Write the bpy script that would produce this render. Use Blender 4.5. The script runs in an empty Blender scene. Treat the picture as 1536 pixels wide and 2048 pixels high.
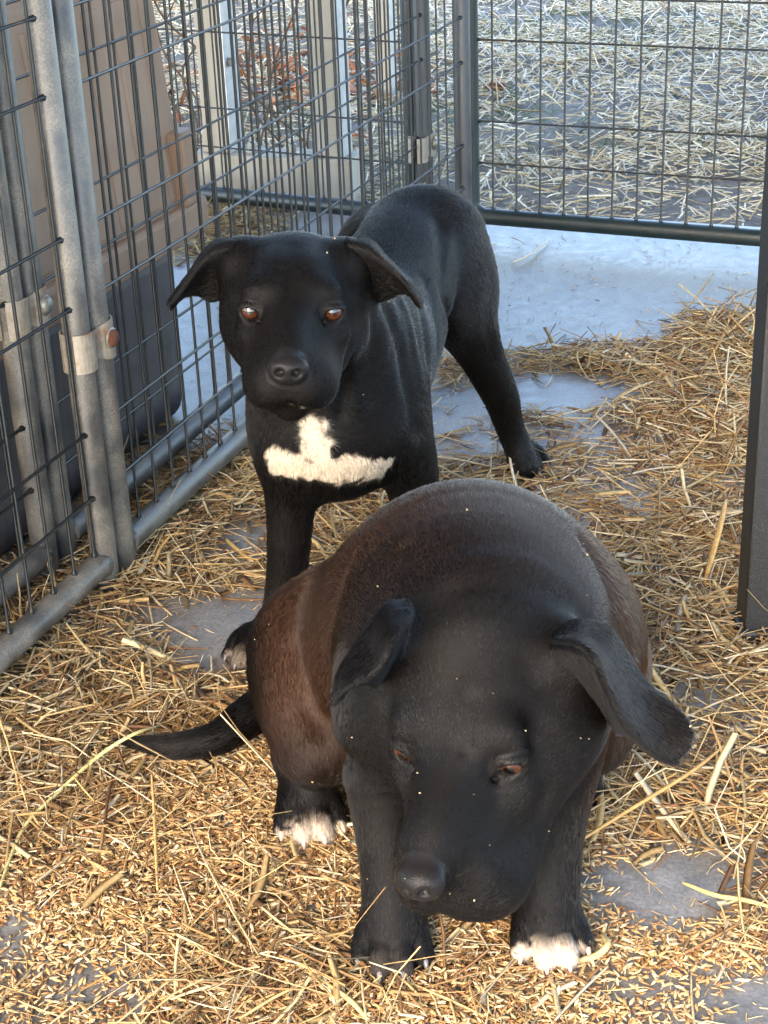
import bpy, bmesh, math
import numpy as np
from mathutils import Matrix, Vector
rng = np.random.default_rng(7)
SC = bpy.context.scene
COL = SC.collection

# ---------------------------------------------------------------- camera
PITCH, ROLL, CAM_H = math.radians(25.8), math.radians(-2.3), 1.12
cam_data = bpy.data.cameras.new('camera')
cam = bpy.data.objects.new('camera', cam_data)
COL.objects.link(cam)
cam_data.sensor_fit = 'VERTICAL'
cam_data.sensor_height = 24
cam_data.lens = 3340/2048*24
cam_data.clip_start, cam_data.clip_end = .05, 400
cam.matrix_world = (Matrix.Translation((0, 0, CAM_H)) @ Matrix.Rotation(math.pi/2-PITCH, 4, 'X') @ Matrix.Rotation(ROLL, 4, 'Z'))
SC.camera = cam

# ---------------------------------------------------------------- sky and sun
SUN_ELEV, SUN_AZ = math.radians(31), math.radians(205)      # azimuth clockwise from +Y: behind the camera, to its left
world = bpy.data.worlds.new('World')
SC.world = world
world.use_nodes = True
wn = world.node_tree
sky = wn.nodes.new('ShaderNodeTexSky')
sky.sky_type = 'NISHITA'
sky.sun_disc = False
sky.sun_elevation = SUN_ELEV
sky.sun_rotation = SUN_AZ
sky.air_density, sky.dust_density, sky.ozone_density = 1.0, 1.2, 1.2
wn.links.new(sky.outputs[0], wn.nodes['Background'].inputs[0])
wn.nodes['Background'].inputs[1].default_value = .15
sun_data = bpy.data.lights.new('sun', 'SUN')
sun_data.energy = .6
sun_data.angle = math.radians(28)
sun_data.color = (1.0, .72, .44)
sun = bpy.data.objects.new('sun', sun_data)
COL.objects.link(sun)
sd = Vector((math.sin(SUN_AZ)*math.cos(SUN_ELEV), math.cos(SUN_AZ)*math.cos(SUN_ELEV), math.sin(SUN_ELEV)))
sun.rotation_euler = (-sd).to_track_quat('-Z', 'Y').to_euler()
SC.view_settings.view_transform = 'Standard'
SC.view_settings.look = 'None'
SC.view_settings.gamma = 1
SC.view_settings.exposure = 3.1
SC.cycles.max_bounces = 6
SC.cycles.use_denoising = True

# ---------------------------------------------------------------- helpers
def tag(o, label=None, cat=None, group=None, kind=None):
    for k, v in (('label', label), ('category', cat), ('group', group), ('kind', kind)):
        if v:
            o[k] = v
    return o

def empty(name, loc=(0, 0, 0), rz=0.):
    o = bpy.data.objects.new(name, None)
    o.empty_display_size = .1
    o.location = loc
    o.rotation_euler = (0, 0, rz)
    COL.objects.link(o)
    return o

def mesh(name, V, F, mat=None, smooth=False):
    me = bpy.data.meshes.new(name)
    me.from_pydata([tuple(v) for v in V], [], [tuple(f) for f in F])
    if smooth:
        me.polygons.foreach_set('use_smooth', np.ones(len(me.polygons), bool))
    if mat:
        me.materials.append(mat)
    me.update()
    return me

def fast_mesh(name, V, Q, mat=None, smooth=True):
    """numpy verts and equal-sided faces"""
    me = bpy.data.meshes.new(name)
    n = Q.shape[1]
    me.vertices.add(len(V))
    me.vertices.foreach_set('co', np.ascontiguousarray(V, np.float32).ravel())
    me.loops.add(Q.size)
    me.loops.foreach_set('vertex_index', np.ascontiguousarray(Q, np.int32).ravel())
    me.polygons.add(len(Q))
    me.polygons.foreach_set('loop_start', (np.arange(len(Q))*n).astype(np.int32))
    me.update()
    me.validate()
    if smooth:
        me.polygons.foreach_set('use_smooth', np.ones(len(me.polygons), bool))
    if mat:
        me.materials.append(mat)
    return me

def obj(name, me, parent=None, loc=None, rot=None):
    o = bpy.data.objects.new(name, me)
    COL.objects.link(o)
    if parent:
        o.parent = parent
    if loc is not None:
        o.location = loc
    if rot is not None:
        o.rotation_euler = rot
    return o

def tube(pts, r, n=10, cap=True, V=None, F=None):
    """round tube through points; r a number or one per point"""
    V = [] if V is None else V
    F = [] if F is None else F
    P = [Vector(p) for p in pts]
    R = [r]*len(P) if np.isscalar(r) else list(r)
    up = None
    b = len(V)
    for i, p in enumerate(P):
        d = (P[min(i+1, len(P)-1)]-P[max(i-1, 0)]).normalized()
        if up is None:
            up = d.orthogonal().normalized()
        up = (up-d*up.dot(d)).normalized()
        s = d.cross(up)
        for k in range(n):
            a = 2*math.pi*k/n
            V.append(p+(up*math.cos(a)+s*math.sin(a))*R[i])
    for i in range(len(P)-1):
        for k in range(n):
            F.append((b+i*n+k, b+i*n+(k+1) % n, b+(i+1)*n+(k+1) % n, b+(i+1)*n+k))
    if cap:
        F.append(tuple(b+k for k in range(n))[::-1])
        F.append(tuple(b+(len(P)-1)*n+k for k in range(n)))
    return V, F

def bevel_box(name, sx, sy, sz, mat, bev=.004, taper=None, seg=2):
    """box centred in x, y, standing on z = 0; taper (dx, dy) draws the top in"""
    bm = bmesh.new()
    bmesh.ops.create_cube(bm, size=1)
    for v in bm.verts:
        t = v.co.z+.5
        k = (1-(taper[0] if taper else 0)*t, 1-(taper[1] if taper else 0)*t)
        v.co = Vector((v.co.x*sx*k[0], v.co.y*sy*k[1], t*sz))
    bmesh.ops.bevel(bm, geom=bm.edges[:], offset=bev, segments=seg, affect='EDGES', profile=.5)
    me = bpy.data.meshes.new(name)
    bm.to_mesh(me)
    bm.free()
    me.materials.append(mat)
    return me

# ---------------------------------------------------------------- materials
def new_mat(name):
    m = bpy.data.materials.new(name)
    m.use_nodes = True
    nt = m.node_tree
    return m, nt, nt.nodes['Principled BSDF']

def N(nt, kind, **kw):
    n = nt.nodes.new(kind)
    for k, v in kw.items():
        if k.startswith('i_'):
            key = k[2:]
            n.inputs[int(key) if key.isdigit() else key.replace('_', ' ')].default_value = v
        else:
            setattr(n, k, v)
    return n

def noise(nt, scale, detail=4, rough=.55, vec=None, dist=0.):
    n = N(nt, 'ShaderNodeTexNoise')
    n.inputs['Scale'].default_value = scale
    n.inputs['Detail'].default_value = detail
    n.inputs['Roughness'].default_value = rough
    n.inputs['Distortion'].default_value = dist
    if vec is not None:
        nt.links.new(vec, n.inputs['Vector'])
    return n.outputs['Fac']

def ramp(nt, fac, stops):
    r = N(nt, 'ShaderNodeValToRGB')
    e = r.color_ramp.elements
    while len(e) < len(stops):
        e.new(.5)
    for x, (p, c) in zip(e, stops):
        x.position = p
        x.color = (*c, 1) if len(c) == 3 else c
    nt.links.new(fac, r.inputs[0])
    return r.outputs[0]

def mixc(nt, fac, a, b, mode='MIX'):
    m = N(nt, 'ShaderNodeMix', data_type='RGBA', blend_type=mode)
    for sock, v in ((m.inputs[0], fac), (m.inputs[6], a), (m.inputs[7], b)):
        if isinstance(v, (int, float)):
            sock.default_value = v
        elif isinstance(v, tuple):
            sock.default_value = (*v, 1)
        else:
            nt.links.new(v, sock)
    return m.outputs[2]

def bump(nt, h, strength=.3, dist=.002):
    b = N(nt, 'ShaderNodeBump')
    b.inputs['Strength'].default_value = strength
    b.inputs['Distance'].default_value = dist
    nt.links.new(h, b.inputs['Height'])
    return b.outputs[0]

def geo_pos(nt):
    return N(nt, 'ShaderNodeNewGeometry').outputs['Position']

def obj_co(nt):
    return N(nt, 'ShaderNodeTexCoord').outputs['Object']

def mat_pipe(name, base, dust, amount):
    m, nt, p = new_mat(name)
    co = geo_pos(nt)
    big = ramp(nt, noise(nt, 14, 5, .6, co), [(.35, (0, 0, 0)), (.72, (1, 1, 1))])
    fine = ramp(nt, noise(nt, 420, 3, .7, co), [(.42, (0, 0, 0)), (.62, (1, 1, 1))])
    k = mixc(nt, .65, big, fine, 'MULTIPLY')
    sp = N(nt, 'ShaderNodeSeparateXYZ')                      # dust tint thins along Y, leaving the far pipes darker
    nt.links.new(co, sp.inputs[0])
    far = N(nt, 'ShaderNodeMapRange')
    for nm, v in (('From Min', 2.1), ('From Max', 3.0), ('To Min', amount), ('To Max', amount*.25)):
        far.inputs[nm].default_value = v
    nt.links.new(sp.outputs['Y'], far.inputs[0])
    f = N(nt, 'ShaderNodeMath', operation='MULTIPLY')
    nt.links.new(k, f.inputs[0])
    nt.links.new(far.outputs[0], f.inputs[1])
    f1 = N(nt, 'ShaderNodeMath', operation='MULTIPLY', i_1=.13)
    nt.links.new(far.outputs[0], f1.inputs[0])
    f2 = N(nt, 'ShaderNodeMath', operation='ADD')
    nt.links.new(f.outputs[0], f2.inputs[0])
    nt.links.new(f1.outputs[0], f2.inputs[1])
    nt.links.new(mixc(nt, f2.outputs[0], base, dust), p.inputs['Base Color'])
    rr = ramp(nt, k, [(0, (.36,)*3), (1, (.75,)*3)])
    nt.links.new(rr, p.inputs['Roughness'])
    nt.links.new(bump(nt, fine, .12, .0006), p.inputs['Normal'])
    p.inputs['Specular IOR Level'].default_value = .55
    return m

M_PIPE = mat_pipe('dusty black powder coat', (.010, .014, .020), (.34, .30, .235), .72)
M_GATE = mat_pipe('dark green powder coat', (.0045, .012, .012), (.16, .17, .155), .14)

def mat_wire():
    m, nt, p = new_mat('black coated wire')
    co = geo_pos(nt)
    k = ramp(nt, noise(nt, 40, 4, .6, co), [(.56, (.006, .008, .009)), (.68, (.025, .022, .018)), (.80, (.08, .045, .025))])
    nt.links.new(k, p.inputs['Base Color'])
    p.inputs['Roughness'].default_value = .42
    return m
M_WIRE = mat_wire()

def mat_clamp():
    m, nt, p = new_mat('weathered galvanised steel')
    co = geo_pos(nt)
    k = ramp(nt, noise(nt, 90, 5, .65, co), [(.3, (.27, .225, .165)), (.6, (.40, .35, .28)), (.8, (.31, .25, .185))])
    r = ramp(nt, noise(nt, 30, 4, .6, co), [(.60, (0, 0, 0)), (.74, (1, 1, 1))])
    nt.links.new(mixc(nt, r, k, (.30, .13, .05)), p.inputs['Base Color'])
    p.inputs['Metallic'].default_value = .35
    p.inputs['Roughness'].default_value = .55
    return m
M_CLAMP = mat_clamp()

def mat_plain(name, stops, scale, rough=.7, bumps=.2, metallic=0., detail=5, stretch=None, spec=.5, bdist=.002):
    m, nt, p = new_mat(name)
    co = geo_pos(nt)
    if stretch:
        mp = N(nt, 'ShaderNodeMapping')
        mp.inputs['Scale'].default_value = stretch
        nt.links.new(co, mp.inputs[0])
        co = mp.outputs[0]
    f = noise(nt, scale, detail, .6, co)
    nt.links.new(ramp(nt, f, stops), p.inputs['Base Color'])
    p.inputs['Roughness'].default_value = rough
    p.inputs['Metallic'].default_value = metallic
    p.inputs['Specular IOR Level'].default_value = spec
    nt.links.new(bump(nt, f, bumps, bdist), p.inputs['Normal'])
    return m
M_RUST = mat_plain('rusty bolt', [(.3, (.07, .022, .012)), (.6, (.14, .05, .025)), (.8, (.09, .035, .018))], 420, .9, 1.)
M_ZINC = mat_plain('zinc nut', [(.3, (.22, .22, .20)), (.7, (.40, .39, .33))], 160, .5, .3, .6)
M_LID = mat_plain('tan moulded plastic', [(.25, (.185, .115, .072)), (.5, (.25, .16, .103)), (.75, (.30, .20, .135))], 9, .62, .12, stretch=(1, 1, .25))
M_TUB = mat_plain('charcoal wood-grain plastic', [(.3, (.040, .034, .034)), (.6, (.062, .054, .054)), (.8, (.085, .076, .076))], 45, .6, .3, stretch=(1, 1, .08))
M_WOOD = mat_plain('weathered pale timber', [(.25, (.25, .225, .17)), (.5, (.33, .30, .24)), (.75, (.40, .375, .32))], 30, .8, .25, stretch=(1, 1, .06))
M_ZPOST = mat_plain('galvanised post', [(.3, (.42, .44, .46)), (.7, (.58, .60, .62))], 40, .45, .05, .6)
M_TWIG = mat_plain('dry bark', [(.3, (.05, .03, .02)), (.7, (.12, .08, .05))], 80, .9, .4)
M_CHAIN = mat_plain('galvanised chain-link wire', [(.3, (.30, .31, .32)), (.7, (.45, .46, .47))], 60, .5, .05, .5)
M_ROOF = mat_plain('grey roof sheet', [(.3, (.40, .38, .35)), (.7, (.50, .48, .44))], 4, .6, .05)
M_CLAW_PALE = mat_plain('pale claw horn', [(.3, (.55, .36, .27)), (.7, (.62, .45, .36))], 200, .4, .05)
M_CLAW_DARK = mat_plain('dark claw horn', [(.3, (.06, .05, .05)), (.7, (.20, .18, .17))], 200, .35, .05)
M_SHEET = mat_plain('clear crumpled film', [(.3, (.55, .58, .62)), (.7, (.8, .82, .85))], 60, .15, .3)

def mat_post():
    m, nt, p = new_mat('hammered black powder coat')
    co = geo_pos(nt)
    v = noise(nt, 520, 2, .5, co)
    nt.links.new(ramp(nt, v, [(.4, (.007, .007, .0075)), (.62, (.015, .015, .0155)), (.76, (.045, .044, .043))]), p.inputs['Base Color'])
    p.inputs['Roughness'].default_value = .5
    nt.links.new(bump(nt, v, .5, .001), p.inputs['Normal'])
    return m
M_POST = mat_post()

def mat_concrete():
    m, nt, p = new_mat('trowelled concrete')
    co = geo_pos(nt)
    a = noise(nt, 3.2, 8, .62, co, .4)
    b = noise(nt, 38, 6, .65, co)
    c = noise(nt, 260, 3, .6, co)
    col = mixc(nt, .55, ramp(nt, a, [(.30, (.080, .077, .072)), (.48, (.155, .152, .146)), (.66, (.26, .258, .25))]),
               ramp(nt, b, [(.30, (.085, .082, .076)), (.5, (.16, .157, .15)), (.7, (.27, .265, .26))]))
    pits = ramp(nt, noise(nt, 75, 2, .4, co), [(.20, (.35,)*3), (.27, (1,)*3)])
    grit = ramp(nt, noise(nt, 210, 4, .75, co), [(.32, (.55,)*3), (.5, (.95,)*3), (.68, (1.35,)*3)])
    nt.links.new(mixc(nt, 1., mixc(nt, 1., col, pits, 'MULTIPLY'), grit, 'MULTIPLY'), p.inputs['Base Color'])
    nt.links.new(ramp(nt, b, [(.3, (.30,)*3), (.7, (.52,)*3)]), p.inputs['Roughness'])
    h = mixc(nt, .4, b, c)
    nt.links.new(bump(nt, h, .25, .002), p.inputs['Normal'])
    p.inputs['Specular IOR Level'].default_value = .6
    return m
M_CONC = mat_concrete()

def mat_soil():
    m, nt, p = new_mat('damp soil with thin grass')
    co = geo_pos(nt)
    a = noise(nt, 2.3, 6, .6, co)
    b = noise(nt, 26, 6, .7, co)
    col = ramp(nt, b, [(.3, (.09, .08, .068)), (.5, (.19, .17, .145)), (.68, (.30, .275, .235)), (.8, (.40, .37, .32))])
    g = ramp(nt, b, [(.3, (.03, .045, .018)), (.7, (.10, .13, .05))])
    k = ramp(nt, a, [(.55, (0, 0, 0)), (.72, (.75,)*3)])
    nt.links.new(mixc(nt, k, col, g), p.inputs['Base Color'])
    p.inputs['Roughness'].default_value = .85
    nt.links.new(bump(nt, b, 1., .03), p.inputs['Normal'])
    return m
M_SOIL = mat_soil()

def mat_straw(name, rough=.5, trans=.12):
    m, nt, p = new_mat(name)
    at = N(nt, 'ShaderNodeAttribute', attribute_name='tint')
    f = noise(nt, 160, 3, .6, geo_pos(nt))
    k = ramp(nt, f, [(.3, (.72,)*3), (.7, (1.12,)*3)])
    nt.links.new(mixc(nt, 1., at.outputs['Color'], k, 'MULTIPLY'), p.inputs['Base Color'])
    p.inputs['Roughness'].default_value = rough
    p.inputs['Specular IOR Level'].default_value = .18
    return m
M_STRAW = mat_straw('dry straw', .62)
M_GRAIN = mat_straw('grain husk', .55)

def mat_skin():
    m, nt, p = new_mat('short dense coat')
    at = N(nt, 'ShaderNodeAttribute', attribute_name='coat')
    ms = N(nt, 'ShaderNodeAttribute', attribute_name='leather')
    f = noise(nt, 300, 4, .7, geo_pos(nt))
    k = ramp(nt, f, [(.3, (.6,)*3), (.7, (1.15,)*3)])
    c = mixc(nt, 1., at.outputs['Color'], k, 'MULTIPLY')
    nt.links.new(mixc(nt, ms.outputs['Fac'], c, (.010, .009, .009)), p.inputs['Base Color'])
    r = N(nt, 'ShaderNodeMapRange')
    p.inputs['Specular IOR Level'].default_value = .12
    r.inputs['To Min'].default_value = .6
    r.inputs['To Max'].default_value = .30
    nt.links.new(ms.outputs['Fac'], r.inputs[0])
    nt.links.new(r.outputs[0], p.inputs['Roughness'])
    vb = N(nt, 'ShaderNodeTexVoronoi')
    vb.inputs['Scale'].default_value = 650
    nt.links.new(geo_pos(nt), vb.inputs['Vector'])
    nt.links.new(bump(nt, vb.outputs['Distance'], .35, .0008), p.inputs['Normal'])
    return m
M_SKIN = mat_skin()

def mat_fur():
    m = bpy.data.materials.new('coat hair')
    m.use_nodes = True
    nt = m.node_tree
    nt.nodes.remove(nt.nodes['Principled BSDF'])
    h = N(nt, 'ShaderNodeBsdfHairPrincipled')
    h.model = 'CHIANG'
    h.parametrization = 'COLOR'
    at = N(nt, 'ShaderNodeAttribute', attribute_name='coat')
    nt.links.new(at.outputs['Color'], h.inputs['Color'])
    h.inputs['Roughness'].default_value = .24
    h.inputs['Radial Roughness'].default_value = .5
    h.inputs['Random Roughness'].default_value = .2
    h.inputs['IOR'].default_value = 1.29
    nt.links.new(h.outputs[0], nt.nodes['Material Output'].inputs[0])
    return m
M_FUR = mat_fur()

def mat_eye(name, k):
    m, nt, p = new_mat(name)
    sep = N(nt, 'ShaderNodeSeparateXYZ')
    co = obj_co(nt)
    nt.links.new(co, sep.inputs[0])
    v = N(nt, 'ShaderNodeCombineXYZ')
    nt.links.new(sep.outputs['X'], v.inputs['X'])
    nt.links.new(sep.outputs['Z'], v.inputs['Z'])
    ln = N(nt, 'ShaderNodeVectorMath', operation='LENGTH')
    nt.links.new(v.outputs[0], ln.inputs[0])
    r = ramp(nt, ln.outputs['Value'], [(0., (.001, .001, .001)), (.36, (.001, .001, .001)), (.42, (.070*k, .020*k, .006*k)), (.70, (.105*k, .030*k, .009*k)), (.80, (.005, .003, .002)), (.92, (.03, .018, .015))])
    nt.links.new(r, p.inputs['Base Color'])
    p.inputs['Roughness'].default_value = .12
    p.inputs['Coat Weight'].default_value = .3
    p.inputs['Coat Roughness'].default_value = .02
    return m

# ---------------------------------------------------------------- implicit modelling of the animals
def catmull(pts, n=4):
    P = np.asarray(pts, float)
    if len(P) < 3:
        return P
    E = np.vstack([2*P[0]-P[1], P, 2*P[-1]-P[-2]])
    out = []
    for i in range(1, len(E)-2):
        p0, p1, p2, p3 = E[i-1], E[i], E[i+1], E[i+2]
        for t in np.linspace(0, 1, n, endpoint=False):
            out.append(.5*((2*p1)+(-p0+p2)*t+(2*p0-5*p1+4*p2-p3)*t*t+(-p0+3*p1-3*p2+p3)*t**3))
    out.append(P[-1])
    return np.array(out)

def eul(rx, ry, rz):
    cx, sx, cy, sy, cz, sz = np.cos(rx), np.sin(rx), np.cos(ry), np.sin(ry), np.cos(rz), np.sin(rz)
    return (np.array([[cz, -sz, 0], [sz, cz, 0], [0, 0, 1]]) @ np.array([[cy, 0, sy], [0, 1, 0], [-sy, 0, cy]])
            @ np.array([[1, 0, 0], [0, cx, -sx], [0, sx, cx]]))

class Limb:            # a chain of round cones through points (x, y, z, radius)
    def __init__(s, pts, k=.03, op='+', amp=0., w=.01, n=5):
        s.pts = pts
        P = catmull(pts, n); s.P = P[:, :3].astype(np.float32); s.r = np.maximum(P[:, 3], 1e-4).astype(np.float32)
        s.k, s.op, s.amp, s.w = k, op, amp, w
        m = s.r.max() if op != '~' else 3*w
        s.lo, s.hi = s.P.min(0)-m, s.P.max(0)+m
    def d(s, X):
        out = None
        for i in range(len(s.P)-1):
            a, b = s.P[i], s.P[i+1]; ab = b-a
            h = np.clip(((X-a)@ab)/max(ab@ab, 1e-12), 0, 1)
            q = X-a-h[..., None]*ab
            v = np.sqrt((q*q).sum(-1))
            if s.op != '~':
                v -= s.r[i]+(s.r[i+1]-s.r[i])*h
            out = v if out is None else np.minimum(out, v)
        return out
    def flow(s, X):
        best = np.full(len(X), 9., np.float32); D = np.zeros_like(X)
        for i in range(len(s.P)-1):
            a, b = s.P[i], s.P[i+1]; ab = b-a
            h = np.clip(((X-a)@ab)/max(ab@ab, 1e-12), 0, 1)
            q = X-a-h[..., None]*ab
            v = np.sqrt((q*q).sum(-1))-(s.r[i]+(s.r[i+1]-s.r[i])*h)
            m = v < best
            best[m] = v[m]; D[m] = ab/max(np.linalg.norm(ab), 1e-9)
        return best, D

class Lump:            # an ellipsoid
    def __init__(s, c, r, R=None, k=.02, op='+', fl=None):
        s.c = np.asarray(c, np.float32); s.r = np.asarray(r, np.float32)
        s.R = np.eye(3, dtype=np.float32) if R is None else np.asarray(R, np.float32)
        s.k, s.op, s.fl = k, op, fl
        e = np.abs(s.R) @ s.r
        s.lo, s.hi = s.c-e, s.c+e
    def d(s, X):
        q = (X-s.c) @ s.R
        k0 = np.sqrt(((q/s.r)**2).sum(-1)); k1 = np.sqrt(((q/(s.r*s.r))**2).sum(-1))
        return k0*(k0-1)/np.maximum(k1, 1e-6)
    def flow(s, X):
        return s.d(X), np.broadcast_to(np.asarray(s.fl, np.float32), X.shape)

def blend(f, d, s):
    if s.op == '+':
        h = np.maximum(s.k-np.abs(f-d), 0)/s.k
        return np.minimum(f, d)-h*h*s.k*.25
    if s.op == '-':
        h = np.maximum(s.k-np.abs(f+d), 0)/s.k
        return np.maximum(f, -d)+h*h*s.k*.25
    return f+s.amp*np.exp(-(d/s.w)**2)          # '~' groove (amp > 0) or ridge (amp < 0)

def field(prims, X):
    f = np.full(X.shape[:-1], .08, np.float32)
    for s in prims:
        m = np.all((X > s.lo-.07) & (X < s.hi+.07), -1)
        if m.any():
            Y = X[m]
            f[m] = blend(f[m], s.d(Y), s)
    return f

def grid_field(prims, lo, n, h):
    f = np.full(n, .08, np.float32)
    ax = [lo[i]+h*np.arange(n[i], dtype=np.float32) for i in range(3)]
    for s in prims:
        i0 = [max(0, int((s.lo[i]-.05-lo[i])/h)) for i in range(3)]
        i1 = [min(n[i], int((s.hi[i]+.05-lo[i])/h)+2) for i in range(3)]
        if any(i1[i] <= i0[i] for i in range(3)):
            continue
        sl = tuple(slice(i0[i], i1[i]) for i in range(3))
        X = np.stack(np.meshgrid(*[ax[i][sl[i]] for i in range(3)], indexing='ij'), -1).astype(np.float32)
        f[sl] = blend(f[sl], s.d(X), s)
    return f

def surface_nets(f, lo, h):
    ins = f < 0
    c = np.zeros(tuple(np.array(f.shape)-1), np.int8)
    for dx in (0, 1):
        for dy in (0, 1):
            for dz in (0, 1):
                c += ins[dx:f.shape[0]-1+dx, dy:f.shape[1]-1+dy, dz:f.shape[2]-1+dz]
    act = (c > 0) & (c < 8)
    idx = -np.ones(act.shape, np.int64); I = np.argwhere(act); idx[act] = np.arange(len(I))
    V = np.zeros((len(I), 3)); W = np.zeros(len(I))
    cor = [(a, b, d) for a in (0, 1) for b in (0, 1) for d in (0, 1)]
    for a in cor:
        for ax in range(3):
            if a[ax] == 0:
                b = list(a); b[ax] = 1
                fa = f[I[:, 0]+a[0], I[:, 1]+a[1], I[:, 2]+a[2]]; fb = f[I[:, 0]+b[0], I[:, 1]+b[1], I[:, 2]+b[2]]
                m = (fa < 0) != (fb < 0)
                t = fa[m]/(fa[m]-fb[m])
                p = np.tile(np.array(a, float), (m.sum(), 1)); p[:, ax] += t
                V[m] += p; W[m] += 1
    V = V/W[:, None]+I
    Q = []
    for ax in range(3):
        o = [(ax+1) % 3, (ax+2) % 3]
        A = np.argwhere(np.diff(ins.astype(np.int8), axis=ax) != 0)
        A = A[(A[:, o[0]] > 0) & (A[:, o[1]] > 0) & (A[:, o[0]] < f.shape[o[0]]-1) & (A[:, o[1]] < f.shape[o[1]]-1)]
        flip = ins[A[:, 0], A[:, 1], A[:, 2]]
        def cell(u, v):
            B = A.copy(); B[:, o[0]] += u; B[:, o[1]] += v
            return idx[B[:, 0], B[:, 1], B[:, 2]]
        q = np.stack([cell(-1, -1), cell(0, -1), cell(0, 0), cell(-1, 0)], 1)
        q[~flip] = q[~flip][:, ::-1]
        Q.append(q)
    Q = np.concatenate(Q)
    return V*h+lo, Q[(Q >= 0).all(1)]

def split_quads(V, Q):
    E = np.sort(np.concatenate([Q[:, [i, (i+1) % 4]] for i in range(4)]), 1)
    U, inv = np.unique(E[:, 0]*len(V)+E[:, 1], return_inverse=True)
    M = (V[U//len(V)]+V[U % len(V)])/2; F = V[Q].mean(1); n = len(Q)
    e = inv.reshape(4, n)+len(V); c = np.arange(n)+len(V)+len(M)
    N = np.concatenate([np.stack([Q[:, i], e[i], c, e[(i+3) % 4]], 1) for i in range(4)])
    return np.vstack([V, M, F]), N

def mesh_normals(V, Q):
    n = np.cross(V[Q[:, 2]]-V[Q[:, 0]], V[Q[:, 3]]-V[Q[:, 1]])
    N = np.zeros_like(V)
    for i in range(4):
        for a in range(3):
            N[:, a] += np.bincount(Q[:, i], n[:, a], len(V))
    return N/np.maximum(np.linalg.norm(N, axis=1), 1e-12)[:, None]

def relax(V, Q, w):                                # one umbrella step, w = weight per vertex
    S = np.zeros_like(V); c = np.zeros(len(V))
    for i in range(4):
        a, b = Q[:, i], Q[:, (i+1) % 4]
        for x in range(3):
            S[:, x] += np.bincount(a, V[b, x], len(V))+np.bincount(b, V[a, x], len(V))
        c += np.bincount(a, minlength=len(V))+np.bincount(b, minlength=len(V))
    return V+w[:, None]*(S/np.maximum(c, 1)[:, None]-V)

def ear_flap(rows, thick=.0036, nu=20, nv=12):     # rows root -> tip, each row the same number of 3D points
    G = np.array(rows, float)
    G = np.stack([catmull(G[:, j], 6) for j in range(G.shape[1])], 1)
    G = np.stack([catmull(G[i], 6) for i in range(G.shape[0])], 0)
    a, b = G.shape[:2]
    du = np.gradient(G, axis=0); dv = np.gradient(G, axis=1)
    n = np.cross(du, dv); n /= np.maximum(np.linalg.norm(n, axis=-1), 1e-9)[..., None]
    t = np.full((a, b), thick*.5)
    t[:, 0] *= .35; t[:, -1] *= .35; t[-1] *= .35; t[-2] *= .8; t[:, 1] *= .8; t[:, -2] *= .8
    V = np.vstack([(G+n*t[..., None]).reshape(-1, 3), (G-n*t[..., None]).reshape(-1, 3)])
    I = np.arange(a*b).reshape(a, b); q = np.stack([I[:-1, :-1], I[1:, :-1], I[1:, 1:], I[:-1, 1:]], -1).reshape(-1, 4)
    ring = np.concatenate([I[0, :-1], I[:-1, -1], I[-1, :0:-1], I[:0:-1, 0]]); r2 = np.roll(ring, -1); m = a*b
    Q = np.vstack([q, q[:, ::-1]+m, np.stack([ring, r2, r2+m, ring+m], 1)])
    return V, Q

# ---------------------------------------------------------------- the place: ground and slab
def value_noise(x, y, s, seed):
    """smooth lattice noise 0..1"""
    r = np.random.default_rng(seed).random((64, 64))
    u, v = x/s, y/s
    i, j = np.floor(u).astype(int), np.floor(v).astype(int)
    a, b = u-i, v-j
    a, b = a*a*(3-2*a), b*b*(3-2*b)
    g = lambda p, q: r[p % 64, q % 64]
    return (g(i, j)*(1-a)+g(i+1, j)*a)*(1-b)+(g(i, j+1)*(1-a)+g(i+1, j+1)*a)*b

gx = np.concatenate([np.linspace(-160, -5, 12)[:-1], np.linspace(-5, 5, 150), np.linspace(5, 160, 12)[1:]])
gy = np.concatenate([np.linspace(-120, 3, 10)[:-1], np.linspace(3, 10, 130), np.linspace(10, 200, 14)[1:]])
def ground_z(x, y):
    return -.075+.055*value_noise(x+50, y+50, .55, 3)+.03*value_noise(x+50, y+50, .16, 4)
GX, GY = np.meshgrid(gx, gy, indexing='ij')
GV = np.stack([GX, GY, ground_z(GX, GY)], -1).reshape(-1, 3)
I = np.arange(len(gx)*len(gy)).reshape(len(gx), len(gy))
GQ = np.stack([I[:-1, :-1], I[1:, :-1], I[1:, 1:], I[:-1, 1:]], -1).reshape(-1, 4)
tag(obj('ground', fast_mesh('ground', GV, GQ, M_SOIL)), 'dark soil yard with thin grass and old straw beyond the slab', 'ground', kind='structure')

E0, ED = np.array([.263, 4.011]), np.array([.931, -.365])           # back edge of the slab
EN = np.array([.365, .931])                                       # outward normal of that edge
a, b = E0-ED*4, E0+ED*3.5
sl = [(a[0], a[1]), (b[0], b[1]), (b[0]-1.6, -3.), (a[0]+1.2, -3.)]
bm = bmesh.new()
vs = [bm.verts.new((x, y, -.14)) for x, y in sl]
f = bm.faces.new(vs[::-1])
ex = bmesh.ops.extrude_face_region(bm, geom=[f])
bmesh.ops.translate(bm, verts=[v for v in ex['geom'] if isinstance(v, bmesh.types.BMVert)], vec=(0, 0, .14))
bmesh.ops.recalc_face_normals(bm, faces=bm.faces[:])
bmesh.ops.bevel(bm, geom=[e for e in bm.edges if all(v.co.z > -.01 for v in e.verts)], offset=.012, segments=3, affect='EDGES', profile=.5)
me = bpy.data.meshes.new('concrete_floor')
bm.to_mesh(me)
bm.free()
me.materials.append(M_CONC)
tag(obj('concrete_floor', me), 'grey trowelled concrete slab under the kennel', 'floor', kind='structure')

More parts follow.
